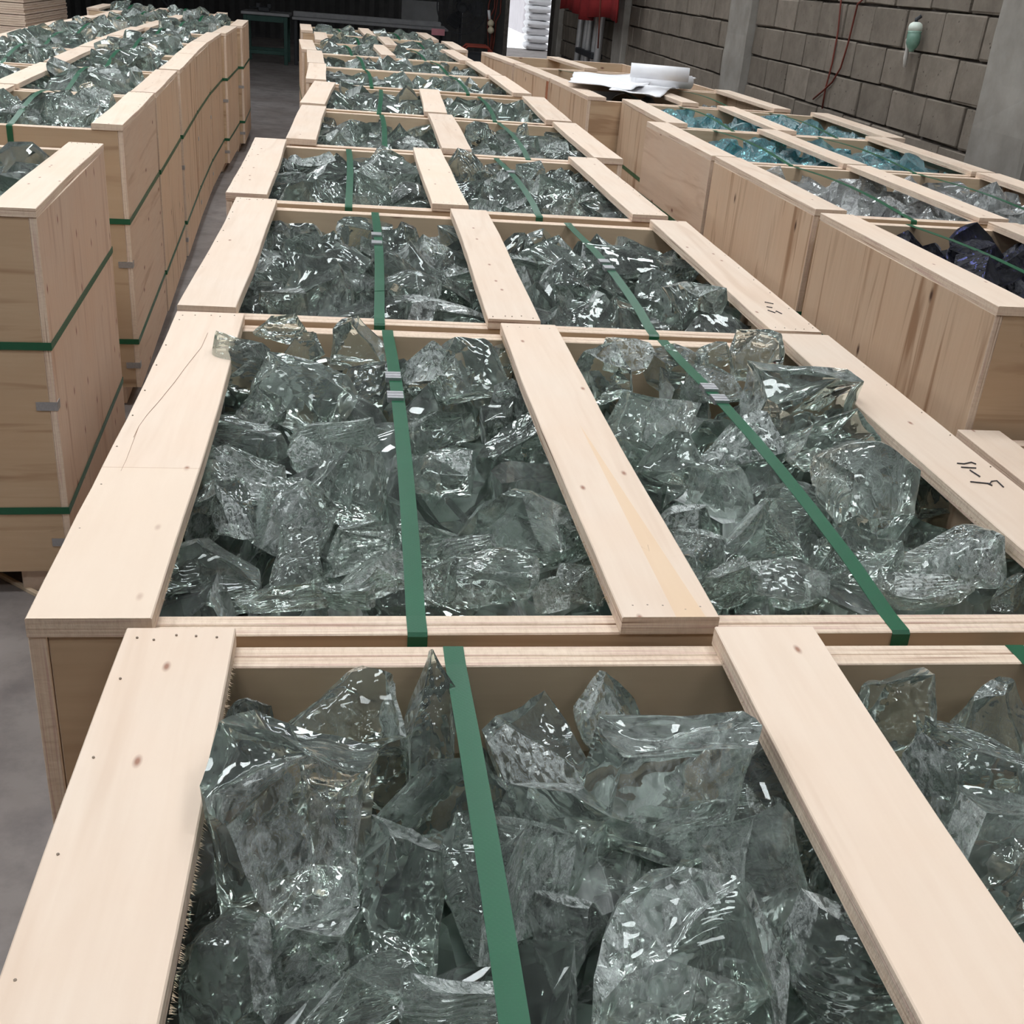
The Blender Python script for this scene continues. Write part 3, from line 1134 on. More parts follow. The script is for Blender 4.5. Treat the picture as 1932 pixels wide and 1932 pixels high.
# ================================================================== glass in the nearest crate, piece by piece
# (pixel x, pixel y, width, height, kind, variant, centre height, roll, label)
NEAR = [
 (540, 1560, 310, 420, 'block', 0, .985, 4, 'biggest clear squarish glass block, resting on the left plank of the nearest crate'),
 (640, 1345, 310, 190, 'dome', 1, .93, -4, 'rough lumpy glass chunk behind the biggest block, before the rear board'),
 (806, 1350, 104, 250, 'spear', 0, .94, -4, 'tall dark glass spear with its tip at the rear board'),
 (460, 1400, 100, 190, 'wedge', 2, .92, 10, 'narrow bright glass sliver tucked beside the left plank, behind biggest block'),
 (720, 1440, 150, 150, 'block', 3, .90, 15, 'smoky glass chunk between the biggest block and the tall spear'),
 (850, 1535, 230, 230, 'wedge', 1, .955, 55, 'pale triangular glass wedge pointing right to the strap'),
 (1020, 1440, 170, 240, 'wedge', 4, .92, -25, 'dark tooth-like glass chunk right of the strap, under the rear board'),
 (1140, 1340, 120, 150, 'spear', 2, .945, -14, 'small clear glass thorn standing before the rear board'),
 (1255, 1470, 320, 280, 'block', 3, .965, 8, 'large frosted glass block with a white top beside the middle plank'),
 (1300, 1560, 300, 130, 'plate', 1, .925, -14, 'dark green glass slab under the large frosted block'),
 (1110, 1590, 330, 190, 'plate', 3, .925, 32, 'long thin glass blade slanting down right of the strap'),
 (1410, 1660, 190, 270, 'spear', 1, .945, -18, 'upright glass splinter leaning on the middle plank'),
 (1240, 1820, 350, 330, 'dome', 0, .955, -8, 'big bright domed glass chunk with ripples, low in the frame'),
 (1390, 1820, 210, 300, 'wedge', 0, .945, 12, 'grey-green glass wedge between the bright dome and the dark slab'),
 (745, 1700, 260, 250, 'block', 4, .93, 20, 'whitish crackled glass chunk below the pale triangular wedge'),
 (960, 1690, 280, 300, 'plate', 0, .94, 14, 'rippled green glass slab crossed by the near strap'),
 (590, 1800, 190, 300, 'spear', 3, .925, 38, 'long dark glass shard slanting below the biggest block'),
 (1620, 1840, 270, 280, 'block', 1, .955, 4, 'dark smooth glass slab at the near end of the middle plank'),
 (430, 1850, 190, 250, 'dome', 3, .92, -20, 'very dark glass chunk in the lower left corner by the plank'),
 (680, 1890, 260, 150, 'wedge', 3, .95, -10, 'pale glass chunk cut by the lower edge, left of the strap'),
 (860, 1910, 240, 130, 'plate', 2, .94, 6, 'grey glass chunk cut by the lower edge, touching the strap'),
 (1480, 1440, 130, 190, 'plate', 4, .90, 8, 'dim glass slab half hidden under the middle plank'),
 (1500, 1610, 150, 170, 'block', 0, .905, 30, 'smoky glass chunk in the gap beside the middle plank'),
 (1590, 1690, 130, 150, 'dome', 2, .90, 0, 'dull green rounded glass chunk low beside the middle plank'),
 (1060, 1760, 170, 190, 'wedge', 2, .90, -35, 'shadowed glass wedge in the hollow right of the strap'),
 (940, 1580, 130, 120, 'block', 1, .90, 40, 'small smoky glass chunk hidden behind the strap'),
 (1690, 1340, 150, 170, 'block', 2, .945, -6, 'crinkled glass block right of the middle plank, by the rear board'),
 (1880, 1365, 150, 180, 'wedge', 0, .945, 20, 'green ridged glass chunk at the right frame edge, by rear board'),
 (1830, 1450, 210, 130, 'dome', 4, .94, 10, 'dusty grey glass chunk with a flat top, right of the middle plank'),
 (1760, 1470, 120, 190, 'spear', 4, .92, -20, 'slim glass splinter peeping out beside the middle plank'),
 (1890, 1600, 230, 260, 'block', 3, .945, 18, 'scratched pale glass block at the right frame edge'),
]


def settle(o, root):
    """slide a chunk along its line of sight until it lies below the planks and straps and clears the rear board"""
    inv = root.matrix_basis.inverted()
    me = o.data
    co = np.empty(len(me.vertices)*3)
    me.vertices.foreach_get('co', co)
    co = co.reshape(-1, 3)
    eye = Vector((0, 0, CAMZ))
    spans = [tuple(v) for v in root['plank_spans']]
    wt = root['wall_top']

    def local():
        A = np.array(inv @ (Matrix.Translation(o.location) @ o.rotation_quaternion.to_matrix().to_4x4() @ Matrix.Diagonal((*o.scale, 1))))
        return co @ A[:3, :3].T + A[:3, 3]

    def move(f):
        o.location = eye+(o.location-eye)*f
        o.scale = o.scale*f

    over = ('plank of the nearest' in o['label'] and 'biggest' in o['label']) or 'overhanging the left' in o['label']
    for _ in range(45):
        V = local()
        bad = False
        if not over:
            for a, b in spans:
                m = (V[:, 0] > a) & (V[:, 0] < b) & (V[:, 2] > wt-.003)
                bad = bad or m.any()
        for sx in root['strap_x']:
            m = (V[:, 0] > sx-.012) & (V[:, 0] < sx+.012)
            if m.any():
                u = np.clip((V[m, 1]-2*TT)/(CD-4*TT), 0, 1)
                bad = bad or (V[m, 2] > wt+.014*np.sin(np.pi*u)-.001).any()
        if not bad:
            break
        move(1.006)
    for _ in range(60):
        if local()[:, 1].max() < CD-2*TT-.006:
            break
        if local()[:, 2].max() > wt+.03:
            o.scale = o.scale*.985
        move(.996)


HR = random.Random(99)
bpy.context.view_layer.update()
for (px, py, w, h, kind, var, z, roll, lab) in NEAR:
    o = hero_chunk(px, py, w, h, kind, var, lab, z, roll, group='glass chunks in the nearest crate', yaw=HR.uniform(-30, 30), tilt=HR.uniform(-18, 18))
    settle(o, C0)
q = random.Random(61)
bed(C0, q, 'deeper pale green broken glass under the chunks of the nearest crate', 'glass_green', .78, spread(C0, q, 8, 7, .865, .025, .16, limit=.925))

# ================================================================== glass in the crate marked 11-5
def crop(k, x, y):
    return ((280+x*.4762, 560+y*.4762) if k == 'a' else (1000+x*.4824, 560+y*.4824))


MARKED = [
 ('a', 520, 130, 210, 120, 'plate', 0, .985, -18, 'dark ridged glass slab poking over the rear board, by left plank'),
 ('a', 370, 270, 220, 230, 'block', 1, .985, 0, 'dark green glass block overhanging the left plank'),
 ('a', 590, 215, 230, 140, 'dome', 1, .97, -8, 'clear glass lump beside the dark overhanging block'),
 ('a', 620, 390, 400, 270, 'dome', 2, .965, 6, 'largest dusty white glass chunk, left compartment'),
 ('a', 830, 190, 230, 240, 'wedge', 0, .985, 0, 'glass pyramid peaking over the rear board left of the strap'),
 ('a', 880, 375, 260, 240, 'block', 3, .965, 8, 'two-faced glass chunk with a white top, touching strap seals'),
 ('a', 1120, 310, 230, 220, 'wedge', 3, .955, 20, 'dull glass wedge right of the strap near the rear board'),
 ('a', 1285, 300, 310, 240, 'block', 4, .965, -8, 'sparkling glass block right of the strap near the rear board'),
 ('a', 1400, 260, 130, 150, 'plate', 3, .95, 10, 'grey glass flake squeezed against the middle plank, far end'),
 ('a', 380, 590, 310, 190, 'dome', 4, .965, 5, 'smoky rounded glass chunk at the left plank'),
 ('a', 740, 560, 330, 150, 'plate', 2, .955, -8, 'flat glass slab below the largest dusty chunk'),
 ('a', 400, 720, 330, 190, 'wedge', 1, .96, 6, 'glass chunk with a bright square glint by the left plank'),
 ('a', 1420, 480, 240, 260, 'spear', 1, .955, -16, 'clear upright glass splinter by the middle plank'),
 ('a', 1150, 540, 270, 170, 'block', 0, .95, -8, 'hazy glass chunk right of the lower strap seal'),
 ('a', 1450, 660, 330, 290, 'block', 2, .975, -20, 'clear glass block leaning onto the middle plank'),
 ('a', 820, 760, 310, 310, 'block', 4, .965, 12, 'glass block with curved white ripples left of the strap'),
 ('a', 1150, 700, 260, 220, 'dome', 0, .955, 4, 'glass chunk with a pale shelf top right of the strap'),
 ('a', 200, 880, 190, 330, 'spear', 3, .945, 10, 'dark smoky glass column against the left plank'),
 ('a', 330, 850, 170, 260, 'wedge', 4, .945, -14, 'sparkling narrow glass wedge near the left plank'),
 ('a', 560, 870, 330, 320, 'plate', 1, .955, 30, 'broad slanting glass slab with a frosted face'),
 ('a', 640, 640, 180, 150, 'block', 1, .94, 20, 'small hazy glass chunk between slab and rippled block'),
 ('a', 1480, 920, 420, 340, 'wedge', 2, .965, 24, 'large fan-grooved green glass chunk by the middle plank'),
 ('a', 570, 1060, 250, 270, 'spear', 0, .955, -28, 'glass splinter standing in the left compartment near front'),
 ('a', 840, 990, 270, 200, 'plate', 4, .955, -10, 'pale flat glass plate left of the strap, second from front'),
 ('a', 1090, 980, 230, 190, 'block', 0, .945, 15, 'grey glass block under the strap, near the front board'),
 ('a', 250, 1100, 370, 280, 'wedge', 0, .96, -4, 'big grey glass wedge in the front left corner'),
 ('a', 1350, 1120, 380, 190, 'dome', 3, .96, 0, 'smooth shell-topped glass chunk behind the front board'),
 ('a', 1270, 1020, 220, 160, 'plate', 2, .945, -16, 'glinting striped glass flake above the shell-topped chunk'),
 ('a', 900, 1110, 320, 170, 'wedge', 3, .96, -12, 'shiny low glass wedge left of the strap by the front board'),
 ('a', 530, 1200, 340, 110, 'plate', 0, .965, -6, 'striated glass slab lying along the front board'),
 ('a', 1140, 1130, 170, 190, 'block', 3, .955, 0, 'dusty white glass chunk touching the strap at the front board'),
 ('a', 1720, 1140, 230, 150, 'block', 4, .95, 8, 'dull glass chunk in the corner under the middle plank end'),
 ('a', 1590, 1180, 160, 130, 'wedge', 1, .955, 0, 'small glass wedge at the front board left of the middle plank'),
 ('a', 770, 1190, 240, 120, 'block', 2, .955, 4, 'low pale glass chunk at the middle of the front board'),
 ('a', 1670, 980, 170, 220, 'plate', 3, .94, 14, 'dark glass slab beside the fan-grooved chunk'),
 ('a', 440, 470, 180, 200, 'plate', 4, .945, 30, 'green glinting glass flake below the overhanging block'),
 ('b', 285, 300, 210, 210, 'wedge', 1, .975, -6, 'bright glass wedge touching the middle plank, right compartment'),
 ('b', 380, 230, 210, 140, 'dome', 2, .96, 0, 'lumpy glass chunk below the rear board, right of middle plank'),
 ('b', 570, 290, 230, 180, 'plate', 1, .955, 14, 'dull glass slab left of the slanting strap, far end'),
 ('b', 700, 240, 160, 110, 'dome', 0, .955, -8, 'small glass lump before the rear board, at the slanting strap'),
 ('b', 890, 230, 230, 210, 'dome', 4, .985, 8, 'grey-green glass dome rising over the rear board'),
 ('b', 1060, 440, 410, 360, 'block', 0, .985, -4, 'biggest bright glass block, leaning on the right plank'),
 ('b', 480, 500, 300, 280, 'block', 3, .965, 18, 'hazy glass boulder beside the middle plank'),
 ('b', 710, 350, 220, 190, 'wedge', 4, .95, -20, 'dark glass wedge under the slanting strap, far half'),
 ('b', 790, 600, 370, 260, 'dome', 1, .96, -8, 'wide hazy glass chunk left of the slanting strap'),
 ('b', 560, 660, 270, 230, 'wedge', 2, .95, 24, 'dark green glass wedge by the middle plank, right compartment'),
 ('b', 1170, 570, 350, 180, 'plate', 0, .975, -22, 'frosted glass slab under the biggest bright block'),
 ('b', 1310, 750, 370, 430, 'dome', 3, .985, 16, 'huge glossy glass dome with a white glint, right compartment'),
 ('b', 1490, 750, 200, 320, 'wedge', 0, .95, -16, 'dark glass chunk between the glossy dome and right plank'),
 ('b', 760, 800, 280, 260, 'block', 4, .955, 4, 'glass chunk with a domed white crest, right compartment'),
 ('b', 1050, 840, 260, 210, 'plate', 2, .945, 10, 'clear glass flake crossed by the slanting strap'),
 ('b', 620, 890, 220, 190, 'spear', 2, .945, 30, 'shadowy glass splinter beside the middle plank, near half'),
 ('b', 900, 950, 340, 290, 'wedge', 3, .965, -10, 'peaked glass chunk at the centre of the right compartment front'),
 ('b', 1000, 1120, 300, 200, 'dome', 2, .955, 0, 'ring-rippled dark glass chunk behind the front board'),
 ('b', 1240, 1050, 320, 300, 'plate', 3, .96, 24, 'rounded glass slab right under the slanting strap near front'),
 ('b', 1640, 1020, 400, 280, 'dome', 1, .965, 14, 'big dark dome with bright streaks near the right plank'),
 ('b', 1540, 1150, 390, 150, 'block', 1, .965, 0, 'wide frosted glass chunk along the front board, right end'),
 ('b', 770, 1130, 190, 180, 'block', 2, .955, -12, 'small crackled glass chunk at front board, right of middle plank'),
 ('b', 660, 1010, 180, 190, 'dome', 4, .945, 0, 'small rounded glass chunk hidden beside the middle plank'),
 ('b', 1780, 960, 260, 150, 'wedge', 1, .94, 10, 'shadowed glass wedge deep beside the right plank'),
 ('b', 1870, 1150, 170, 150, 'spear', 4, .95, -10, 'glinting glass splinter at the right frame edge, front board'),
]
for (k, x, y, w, h, kind, var, z, roll, lab) in MARKED:
    px, py = crop(k, x, y)
    sc = .4762 if k == 'a' else .4824
    o = hero_chunk(px, py, w*sc*1.06, h*sc*1.06, kind, var, lab, z, roll, group='glass chunks in the crate marked 11-5', yaw=HR.uniform(-35, 35), tilt=HR.uniform(-25, 25))
    settle(o, C1)
q = random.Random(62)
bed(C1, q, 'deeper pale green broken glass under the chunks of crate 11-5', 'glass_green', .80, spread(C1, q, 8, 7, .90, .02, .15, limit=.955))

# ================================================================== glass in the other crates
fill(C2, 3, 'crate behind 11-5', nx=9, ny=7)
fill(C3, 4, 'third crate behind nearest', nx=8, ny=6)
fill(C4, 5, 'fourth crate behind nearest', nx=8, ny=5)
fill(L1, 6, 'heaped left row crate', nx=7, ny=6, z=1.0, zj=.025)
FARS = ((C5, 'fifth middle row crate, counted behind the nearest'), (C6, 'first middle row crate without centre plank'), (C7, 'second middle row crate without centre plank'),
        (C8, 'third last middle row crate'), (C9, 'last but one middle row crate'), (C10, 'farthest middle row crate'),
        (L0, 'left row crate with the knotty side'), (L2, 'third left row crate'), (L3, 'fourth left row crate'), (L4, 'fifth left row crate'),
        (L5, 'sixth left row crate'), (L6, 'seventh left row crate'), (L7, 'eighth left row crate'), (L8, 'farthest left row crate'))
for k, (r, where) in enumerate(FARS):
    q = random.Random(70+k)
    zz = .90 if r is L0 else (1.0 if where[-13:] == 'left row crate' or 'left' in where else (.90 if r in (C6, C7) else .96))
    bed(r, q, 'pale green broken glass heaped in the ' + where, 'glass_green', .80, spread(r, q, 9, 7, zz, .03, .15))
fill(R0, 41, 'navy glass crate', 'glass_navy', 'navy black', nx=8, ny=6, z=.975, zj=.03, size=.155)
fill(R1, 42, 'clear glass crate', 'glass_clear', 'clear whitish', nx=8, ny=5, z=.91)
fill(R2, 43, 'nearer teal crate', 'glass_teal', 'teal', nx=8, ny=5, z=.925, size=.13)
fill(R3, 44, 'farther teal crate', 'glass_teal', 'teal', nx=8, ny=5, z=.925, size=.13)
q = random.Random(45)
bed(R4, q, 'dim grey broken glass deep in the crate under foam sheets', 'glass_clear', .78, spread(R4, q, 7, 5, .85, .03, .14))


# ================================================================== marks on the planks
def on_plank(root, key, name, strokes, mat, r=.0007, z=TOP+.0004):
    p = bpy.data.objects[root['plank_'+key]]
    bpy.context.view_layer.update()
    inv = p.matrix_world.inverted()
    bm = bmesh.new()
    for st in strokes:
        tube(bm, [inv @ at_z(x, y, z) for x, y in st], r, 5)
    return link(name, bm_mesh(bm, name), p, [mat])


c7 = lambda L: [(1480+x*.2692, 480+y*.2692) for x, y in L]
on_plank(C1, 'r', 'handwriting', [c7([(1210, 1463), (1260, 1467), (1310, 1456), (1342, 1469)]), c7([(1238, 1490), (1343, 1497)]), c7([(1300, 1511), (1371, 1557)]),
                                 c7([(1303, 1592), (1380, 1600), (1440, 1606), (1450, 1590), (1490, 1586), (1536, 1631)]), c7([(1425, 1604), (1456, 1619)])], 'ink', .0009)
c4 = lambda L: [(1000+x*.4824, 560+y*.4824) for x, y in L]
on_plank(C2, 'r', 'handwriting', [c4([(918, 20), (952, 27)]), c4([(925, 38), (948, 42)]), c4([(930, 52), (958, 62), (962, 55), (985, 66)])], 'ink', .0009)
on_plank(C1, 'l', 'veneer_crack', [[(392, 628), (380, 655), (352, 690), (330, 720), (300, 757), (278, 782)], [(278, 782), (262, 804), (252, 825)], [(262, 804), (238, 868), (228, 889)]], 'splinter_dark', .0003, TOP-.00025)
on_plank(C1, 'm', 'hair_scratch', [[(1150, 1052), (1172, 1060), (1230, 1055), (1300, 1046)], [(1210, 1032), (1225, 1040), (1222, 1028)]], 'splinter_dark', .0003, TOP-.0002)


# ================================================================== foam rolls and sheets on the right row
def roll(pa, pb, za, r, label):
    a, b = at_z(*pa, za), at_z(*pb, za)
    root = empty('foam_roll', (a+b)/2)
    bm = bmesh.new()
    d = (b-a).normalized()
    n = d.orthogonal().normalized()
    m = d.cross(n)
    rings = []
    turns, seg = 3.0, 60
    pts = []
    for k in range(seg+1):
        an = 2*math.pi*turns*k/seg
        rr_ = r*(.35+.65*k/seg)
        pts.append((math.cos(an)*rr_, math.sin(an)*rr_))
    A = [bm.verts.new(a-(a+b)/2+n*x+m*y) for x, y in pts]
    B = [bm.verts.new(b-(a+b)/2+n*x+m*y) for x, y in pts]
    for k in range(seg):
        f = bm.faces.new((A[k], A[k+1], B[k+1], B[k]))
        f.smooth = True
    me = bm_mesh(bm, 'foam_sheet')
    o = link('foam_sheet', me, root, ['white_foam'])
    so = o.modifiers.new('thick', 'SOLIDIFY')
    so.thickness = .006
    tube_obj('core', [a-(a+b)/2, b-(a+b)/2], r*.3, 'white_foam', root, 10)
    return tag(root, label, 'foam roll', 'white foam rolls')


roll((1190, 131), (1300, 141), TOP+.115, .045, 'upper white foam roll on top of the right row crates')
roll((1196, 149), (1303, 155), TOP+.045, .045, 'lower white foam roll under the other roll, on the right row')


def sheet(name, corners, z, amp, seed, label, mat='white_foam', cat='foam sheet', n=14):
    P = [at_z(x, y, z) for x, y in corners]
    sv = Vector((seed*3.1, seed*1.7, 0))
    bm = bmesh.new()
    g = []
    for j in range(n+1):
        row = []
        for i in range(n+1):
            u, v_ = i/n, j/n
            p = P[0]*(1-u)*(1-v_)+P[1]*u*(1-v_)+P[2]*u*v_+P[3]*(1-u)*v_
            w = noise.noise(Vector((p.x*3.5, p.y*2.2, 0))+sv)
            e = noise.noise(Vector((u*4, v_*4, 3))+sv)
            row.append(bm.verts.new((p.x+e*.04, p.y+e*.06, p.z+w*amp)))
        g.append(row)
    for j in range(n):
        for i in range(n):
            f = bm.faces.new((g[j][i], g[j][i+1], g[j+1][i+1], g[j+1][i]))
            f.smooth = True
    o = link(name, bm_mesh(bm, name), None, [mat])
    so = o.modifiers.new('thick', 'SOLIDIFY')
    so.thickness = .004
    return tag(o, label, cat, 'white foam sheets')


sheet('foam_sheet', [(1075, 152), (1190, 168), (1260, 143), (1082, 136)], TOP+.035, .035, 1, 'wide white foam sheet lying over the crate left of the rolls')
sheet('foam_sheet', [(1150, 172), (1235, 180), (1312, 152), (1200, 148)], TOP+.02, .04, 2, 'crumpled white foam sheet hanging from under the rolls')
sheet('foam_sheet', [(1100, 178), (1150, 188), (1190, 172), (1095, 158)], TOP-.06, .02, 3, 'small grey-white foam scrap sagging into the crate')

# ================================================================== things on the block wall
WF = WX-.012
root = empty('hanging_bottle', at_x(1722, 70, WF-.045))
def wall_pt(px, py, x=WF-.045):
    return at_x(px, py, x)-root.location
top_, bot_ = wall_pt(1729, 42), wall_pt(1719, 98)
ax = (bot_-top_)
prof = [(0, .018), (.06, .030), (.16, .034), (.30, .034), (.36, .031), (.42, .034), (.70, .033), (.85, .024), (.94, .013), (1.0, .012)]
def seg_part(name, a, b, mat):
    pr = [p for p in prof if a <= p[0] <= b]
    return tube_obj(name, [top_+ax*p[0] for p in pr], [p[1] for p in pr], mat, root, 14)
seg_part('shoulder', .30, 1.0, 'bottle_green')
seg_part('base', 0, .30, 'bottle_white')
tube_obj('hanger', [top_+Vector((.02, 0, .03)), top_+Vector((.0, .01, .012)), top_-ax*.02], .009, 'dark_steel', root)
strip = []
bm = bmesh.new()
L = [wall_pt(x, y, WF-.03) for x, y in ((1724, 62), (1716, 75), (1712, 92), (1709, 108), (1706, 127))]
tube(bm, L, [.012, .02, .010, .012, .008], 6)
link('plastic_strip', bm_mesh(bm, 'plastic_strip'), root, ['clear_plastic'])
tag(root, 'green and white plastic bottle hung upside down on block wall', 'bottle')
tag(tube_obj('hanging_wire', [at_x(x, y, WF-.01) for x, y in ((1590, -20), (1587, 0), (1581, 60), (1570, 120), (1558, 165), (1551, 205))], .0055, 'red_cable'), 'straight brown-red wire hanging down the block wall', 'wire')
tag(tube_obj('hanging_wire', [at_x(x, y, WF-.012) for x, y in ((1632, -5), (1618, 8), (1609, 45), (1600, 82), (1586, 128), (1570, 155), (1552, 172), (1534, 187))], .0055, 'red_cable'), 'curved brown-red wire whose end bends away left', 'wire')

# red cloth over a bundle of aluminium poles by the wall
PX = WX-.2
pr = empty('pole_bundle', (PX, at_x(1108, 90, PX).y, 0))
for i, px in enumerate((1089, 1098, 1107, 1116, 1126)):
    dy = at_x(px, 90, PX).y-pr.location.y
    tube_obj('pole', [(0.02*(i % 2), dy, 0.0), (.05+.02*(i % 2), dy+.03, 2.3)], .04, 'aluminium', pr, 12)
box_obj('tie', (-.05, at_x(1124, 100, PX).y-pr.location.y, at_x(1108, 106, PX).z), (.08, at_x(1092, 100, PX).y-pr.location.y, at_x(1108, 95, PX).z), 'dark_steel', pr, .01)
tag(pr, 'bundle of pale metal poles under the red cloth', 'poles')
CX = WX-.34
ya, yb = at_x(1161, 15, CX).y, at_x(1066, 15, CX).y
zb = at_x(1112, 32, CX).z
bm = bmesh.new()
nu, nv = 48, 10
g = []
for j in range(nv+1):
    row = []
    for i in range(nu+1):
        u, v_ = i/nu, j/nv
        fold = .05*math.sin(u*31)+.03*math.sin(u*67+1)
        row.append(bm.verts.new((CX+fold*(1-.6*v_), ya+(yb-ya)*u, zb+.04*math.sin(u*9)*(1-v_)+1.3*v_)))
    g.append(row)
for j in range(nv):
    for i in range(nu):
        f = bm.faces.new((g[j][i], g[j][i+1], g[j+1][i+1], g[j+1][i]))
        f.smooth = True
o = link('red_cloth', bm_mesh(bm, 'red_cloth'), None, ['red_cloth'])
o.modifiers.new('thick', 'SOLIDIFY').thickness = .012
tag(o, 'dark red cloth hanging above the metal poles', 'cloth')
yc = at_x(1128, 30, WX-.45).y
tag(tube_obj('hanging_wire', [(WX-.45, yc+.1, 2.4), (WX-.44, yc+.02, 1.5), (WX-.42, yc-.02, .95)], .008, 'red_cable'), 'thin wire hanging down in front of the red cloth', 'wire')

# ================================================================== doorway and what stands outside
ow = structure(box_obj('wall_outside', (WX+2.6, 12.0, 0), (WX+2.8, 40.0, 3.6), 'white_plaster', None, 0))
ya, yb = at_x(985, 60, WX+1.9).y, at_x(936, 60, WX+1.9).y
structure(box_obj('column_outside', (WX+1.9, ya, 0), (WX+1.98, yb, 3.2), 'pink_plaster', None, .004))  # pinkish white column built as a panel, set outdoors where the sky lights it


def sack(cx, cy_, cz, label):
    bm = bmesh.new()
    bmesh.ops.create_cube(bm, size=1.0)
    bmesh.ops.subdivide_edges(bm, edges=bm.edges[:], cuts=5, use_grid_fill=True)
    for v_ in bm.verts:
        x, y_, z = v_.co*2
        m_ = max(0, 1-.25*(x**4)-.25*(y_**4))
        v_.co = Vector((x*.27*(1-.08*abs(z)), y_*.42*(1-.06*abs(z)), z*.085*m_+.01*noise.noise(v_.co*4+Vector((cx, cy_, cz*9)))))
    for f in bm.faces:
        f.smooth = True
    o = link('white_sack', bm_mesh(bm, 'white_sack'), None, ['white_sack'])
    o.location = (cx, cy_, cz)
    return tag(o, label, 'sack', 'white sacks stacked outside the doorway')


for k in range(9):
    sack(WX+1.25+.02*math.sin(k*2), at_x(1012, 60, WX+1.25).y+.03*math.cos(k*3), .085+k*.158, '%s white sack from the ground in the stack outside the doorway' % ORD[k])

# ================================================================== far end: tables, fan, machine, cables, stacked boards
def table(x0, x1, y0, y1, zt, label, legs, topmat, legmat, brace=True, th=.04):
    r = empty('work_table', ((x0+x1)/2, (y0+y1)/2, 0))
    cx, cy_ = (x0+x1)/2, (y0+y1)/2
    box_obj('table_top', (x0-cx, y0-cy_, zt-th), (x1-cx, y1-cy_, zt), topmat, r, .004)
    s_ = legs
    for ax_ in (x0-cx+.03, x1-cx-.03-s_):
        for ay in (y0-cy_+.03, y1-cy_-.03-s_):
            box_obj('leg', (ax_, ay, 0), (ax_+s_, ay+s_, zt-th), legmat, r, .003)
    if brace:
        for ay in (y0-cy_+.03, y1-cy_-.03-s_):
            box_obj('rail', (x0-cx+.03+s_, ay, .14), (x1-cx-.03-s_, ay+s_, .14+s_), legmat, r, .003)
            box_obj('apron', (x0-cx+.03+s_, ay, zt-th-.09), (x1-cx-.03-s_, ay+s_*.6, zt-th), legmat, r, .003)
    return tag(r, label, 'table')


ty = 34.3*H
table(-3.4*H, -2.08*H, ty, ty+.75, .735, 'grey topped work table with dark green steel legs', .055, 'table_grey', 'green_paint')
table(-2.02*H, 2.4*H, ty+.15, ty+1.0, .70, 'long low grey bench behind the middle row', .05, 'table_grey', 'dark_steel', False)
o = box_obj('steel_rail', (-2.0*H, ty+.28, .70), (2.2*H, ty+.40, .78), 'table_grey', None, .01)
tag(o, 'long grey steel rail lying on the long bench', 'rail')
o = box_obj('grey_board', (1.1*H, ty+1.1, .70), (2.2*H, ty+1.13, 1.05), 'roof_sheet', None, .004)
tag(o, 'plain grey board leaning upright behind the long bench', 'board')
o = box_obj('pink_tag', (1.92*H, ty+.135, .595), (2.3*H, ty+.149, .69), 'pink_tag', None, .002)
tag(o, 'small pink tag on the right end of the long bench', 'tag')
v0 = empty('bench_vise', (-2.75*H, ty+.3, .735))
box_obj('body', (-.12, -.07, 0), (.06, .07, .07), 'dark_steel', v0, .012)
box_obj('jaw', (-.15, -.06, .05), (-.09, .06, .12), 'dark_steel', v0, .006)
box_obj('jaw', (.02, -.06, .05), (.08, .06, .12), 'dark_steel', v0, .006)
tube_obj('screw', [(-.26, 0, .05), (.0, 0, .05)], .012, 'dark_steel', v0)
tube_obj('handle', [(-.24, -.09, .05), (-.24, .09, .05)], .007, 'dark_steel', v0)
tag(v0, 'dark bench vise on the green legged table', 'vise')

fc = at_y(872, 14, 33.6*H)
fr = empty('pedestal_fan', (fc.x, fc.y, 0))
fz = fc.z


def ring(bm, r, y, z, t=.006, seg=40):
    tube(bm, [(r*math.cos(2*math.pi*k/seg), y, z+r*math.sin(2*math.pi*k/seg)) for k in range(seg+1)], t, 5, False)


bm = bmesh.new()
for rr_, yy in ((.38, 0), (.38, .1), (.30, -.035), (.22, -.05), (.14, -.06), (.07, -.06)):
    ring(bm, rr_, yy, fz)
for k in range(28):
    a = 2*math.pi*k/28
    c_, s_ = math.cos(a), math.sin(a)
    tube(bm, [(.06*c_, -.06, fz+.06*s_), (.22*c_, -.05, fz+.22*s_), (.38*c_, 0, fz+.38*s_), (.38*c_, .1, fz+.38*s_)], .003, 4, False)
link('guard', bm_mesh(bm, 'guard'), fr, ['dark_steel'])
for k in range(3):
    bm = bmesh.new()
    a0 = k*2.094
    lo, hi = [], []
    for i in range(7):
        u = i/6
        rr_ = .06+.27*u
        wd = .35+.25*math.sin(u*3.1)
        for L_, sg in ((lo, -1), (hi, 1)):
            an = a0+sg*wd*.8
            L_.append(bm.verts.new((rr_*math.cos(an), .02+sg*.03, fz+rr_*math.sin(an))))
    for i in range(6):
        bm.faces.new((lo[i], lo[i+1], hi[i+1], hi[i]))
    b_ = link('blade', bm_mesh(bm, 'blade'), fr, ['dark_steel'])
    b_.modifiers.new('thick', 'SOLIDIFY').thickness = .006
tube_obj('motor', [(0, .0, fz), (0, .2, fz)], .08, 'dark_steel', fr, 16)
tube_obj('pole', [(0, .15, .02), (0, .15, fz)], .025, 'dark_steel', fr, 10)
tube_obj('base', [(0, .15, 0), (0, .15, .04)], .26, 'dark_steel', fr, 24)
tag(fr, 'large dark pedestal fan with a round wire guard', 'fan')

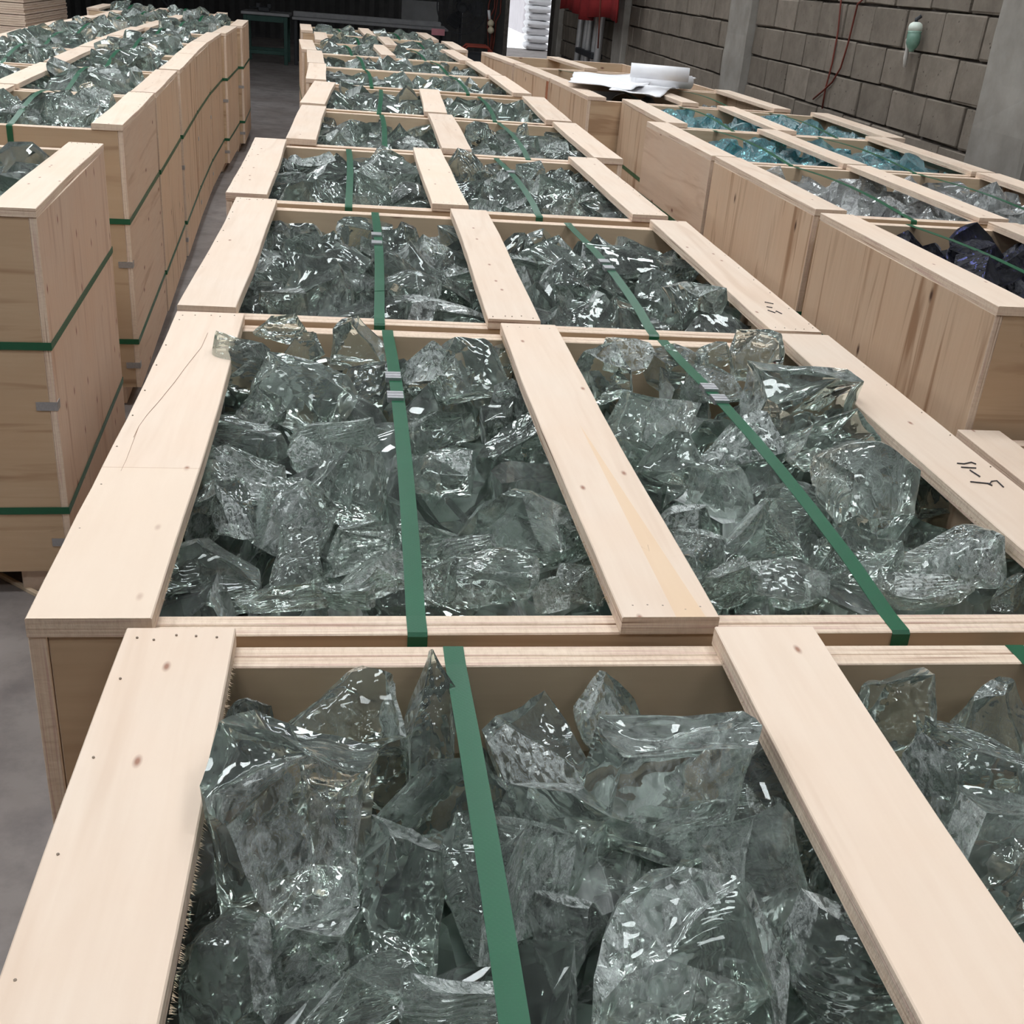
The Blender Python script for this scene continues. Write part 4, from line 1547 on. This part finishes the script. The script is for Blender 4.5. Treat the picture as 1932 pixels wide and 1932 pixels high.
mc = at_z(900, 138, .0)
mc = at_y(900, 120, 30.0*H)
mr = empty('tubular_machine', (mc.x, mc.y, 0))
zt = at_y(900, 88, 30.0*H).z
w_ = .19
tube_obj('frame', [(-w_, 0, 0), (-w_, 0, zt-.05), (-w_+.05, 0, zt), (w_-.05, 0, zt), (w_, 0, zt-.05), (w_, 0, 0)], .018, 'orange_paint', mr)
tube_obj('frame', [(-w_, .35, 0), (-w_, .35, zt-.05), (-w_+.05, .35, zt), (w_-.05, .35, zt), (w_, .35, zt-.05), (w_, .35, 0)], .018, 'orange_paint', mr)
box_obj('body', (-w_+.03, .03, .08), (w_-.03, .32, zt-.08), 'dark_steel', mr, .03)
tag(mr, 'dark machine inside an orange red tubular frame, under the fan', 'machine')
pp = at_y(938, 60, 31.5*H)
po = box_obj('steel_post', (pp.x-.05, pp.y-.05, 0), (pp.x+.09, pp.y+.05, ROOF_Z), 'dark_sheet', None, .004)
tag(po, 'dark upright post left of the bright doorway', 'post')
cb = empty('cable_bundle', (0, 0, 0))
for i, pts in enumerate((((941, -20), (936, 20), (928, 60), (925, 90), (922, 105)), ((946, -20), (944, 25), (936, 40), (932, 80), (927, 108)),
                         ((930, -20), (922, 10), (920, 50), (921, 80), (922, 104)), ((935, -20), (933, 15), (925, 32), (930, 45), (928, 100)))):
    tube_obj('cable', [at_y(x, y, 31.2*H) for x, y in pts], .011, 'red_cable', cb, 6)
for y_ in (44, 57):
    c_ = at_y(926, y_, 31.0*H)
    tube_obj('connector', [c_+Vector((0, 0, .05)), c_+Vector((0, 0, .025)), c_, c_-Vector((0, 0, .025)), c_-Vector((0, 0, .05))], [.012, .042, .05, .042, .012], 'bulb_cream', cb, 10)
c_ = at_y(923, 28, 31.0*H)
tube_obj('plug', [c_+Vector((-.01, 0, .06)), c_+Vector((.01, 0, -.06))], .02, 'white_foam', cb, 8)
tag(cb, 'orange red cables hanging in a bundle on the dark post', 'cable')

ms = empty('metal_stand', (at_y(318, 10, 40*H).x, 40*H, 0))
for xa, xb in ((-.55, .55), (.55, -.55), (0, 0)):
    tube_obj('leg', [(xa, 0, 0), (xb*.1, 0, .62), (xb, 0, 1.25)], .03, 'dark_steel', ms)
tube_obj('crossbar', [(-.7, 0, 1.25), (.7, 0, 1.25)], .03, 'dark_steel', ms)
tag(ms, 'dark metal stand with crossed legs beyond the left row', 'stand')

# boards stacked far left
x1 = -5.87*H
y0 = 22*H
yend = at_x(128, 25, x1).y
for k in range(11):
    dz = .105
    rr_ = random.Random(k)
    r = empty('board_stack', (x1-.55+rr_.uniform(-.012, .012), (y0+yend)/2, k*dz))
    for j in range(5):
        board('plywood_sheet', (-.55, -(yend-y0)/2, j*.02), (.55+rr_.uniform(-.006, .006), (yend-y0)/2, j*.02+.0185), 'panel_x', r)
    tag(r, '%s bundle of plywood sheets from the floor in the far left stack' % ORD[k], 'plywood', 'stacked plywood far left')

st = empty('wood_offcut', at_z(30, 1092, .02))
st.rotation_euler = (0, 0, -.7)
box_obj('stick', (-.10, -.006, -.02), (.10, .006, -.008), 'splinter', st, .001)
tag(st, 'thin broken wooden stick on the floor under the knotty crate', 'stick')
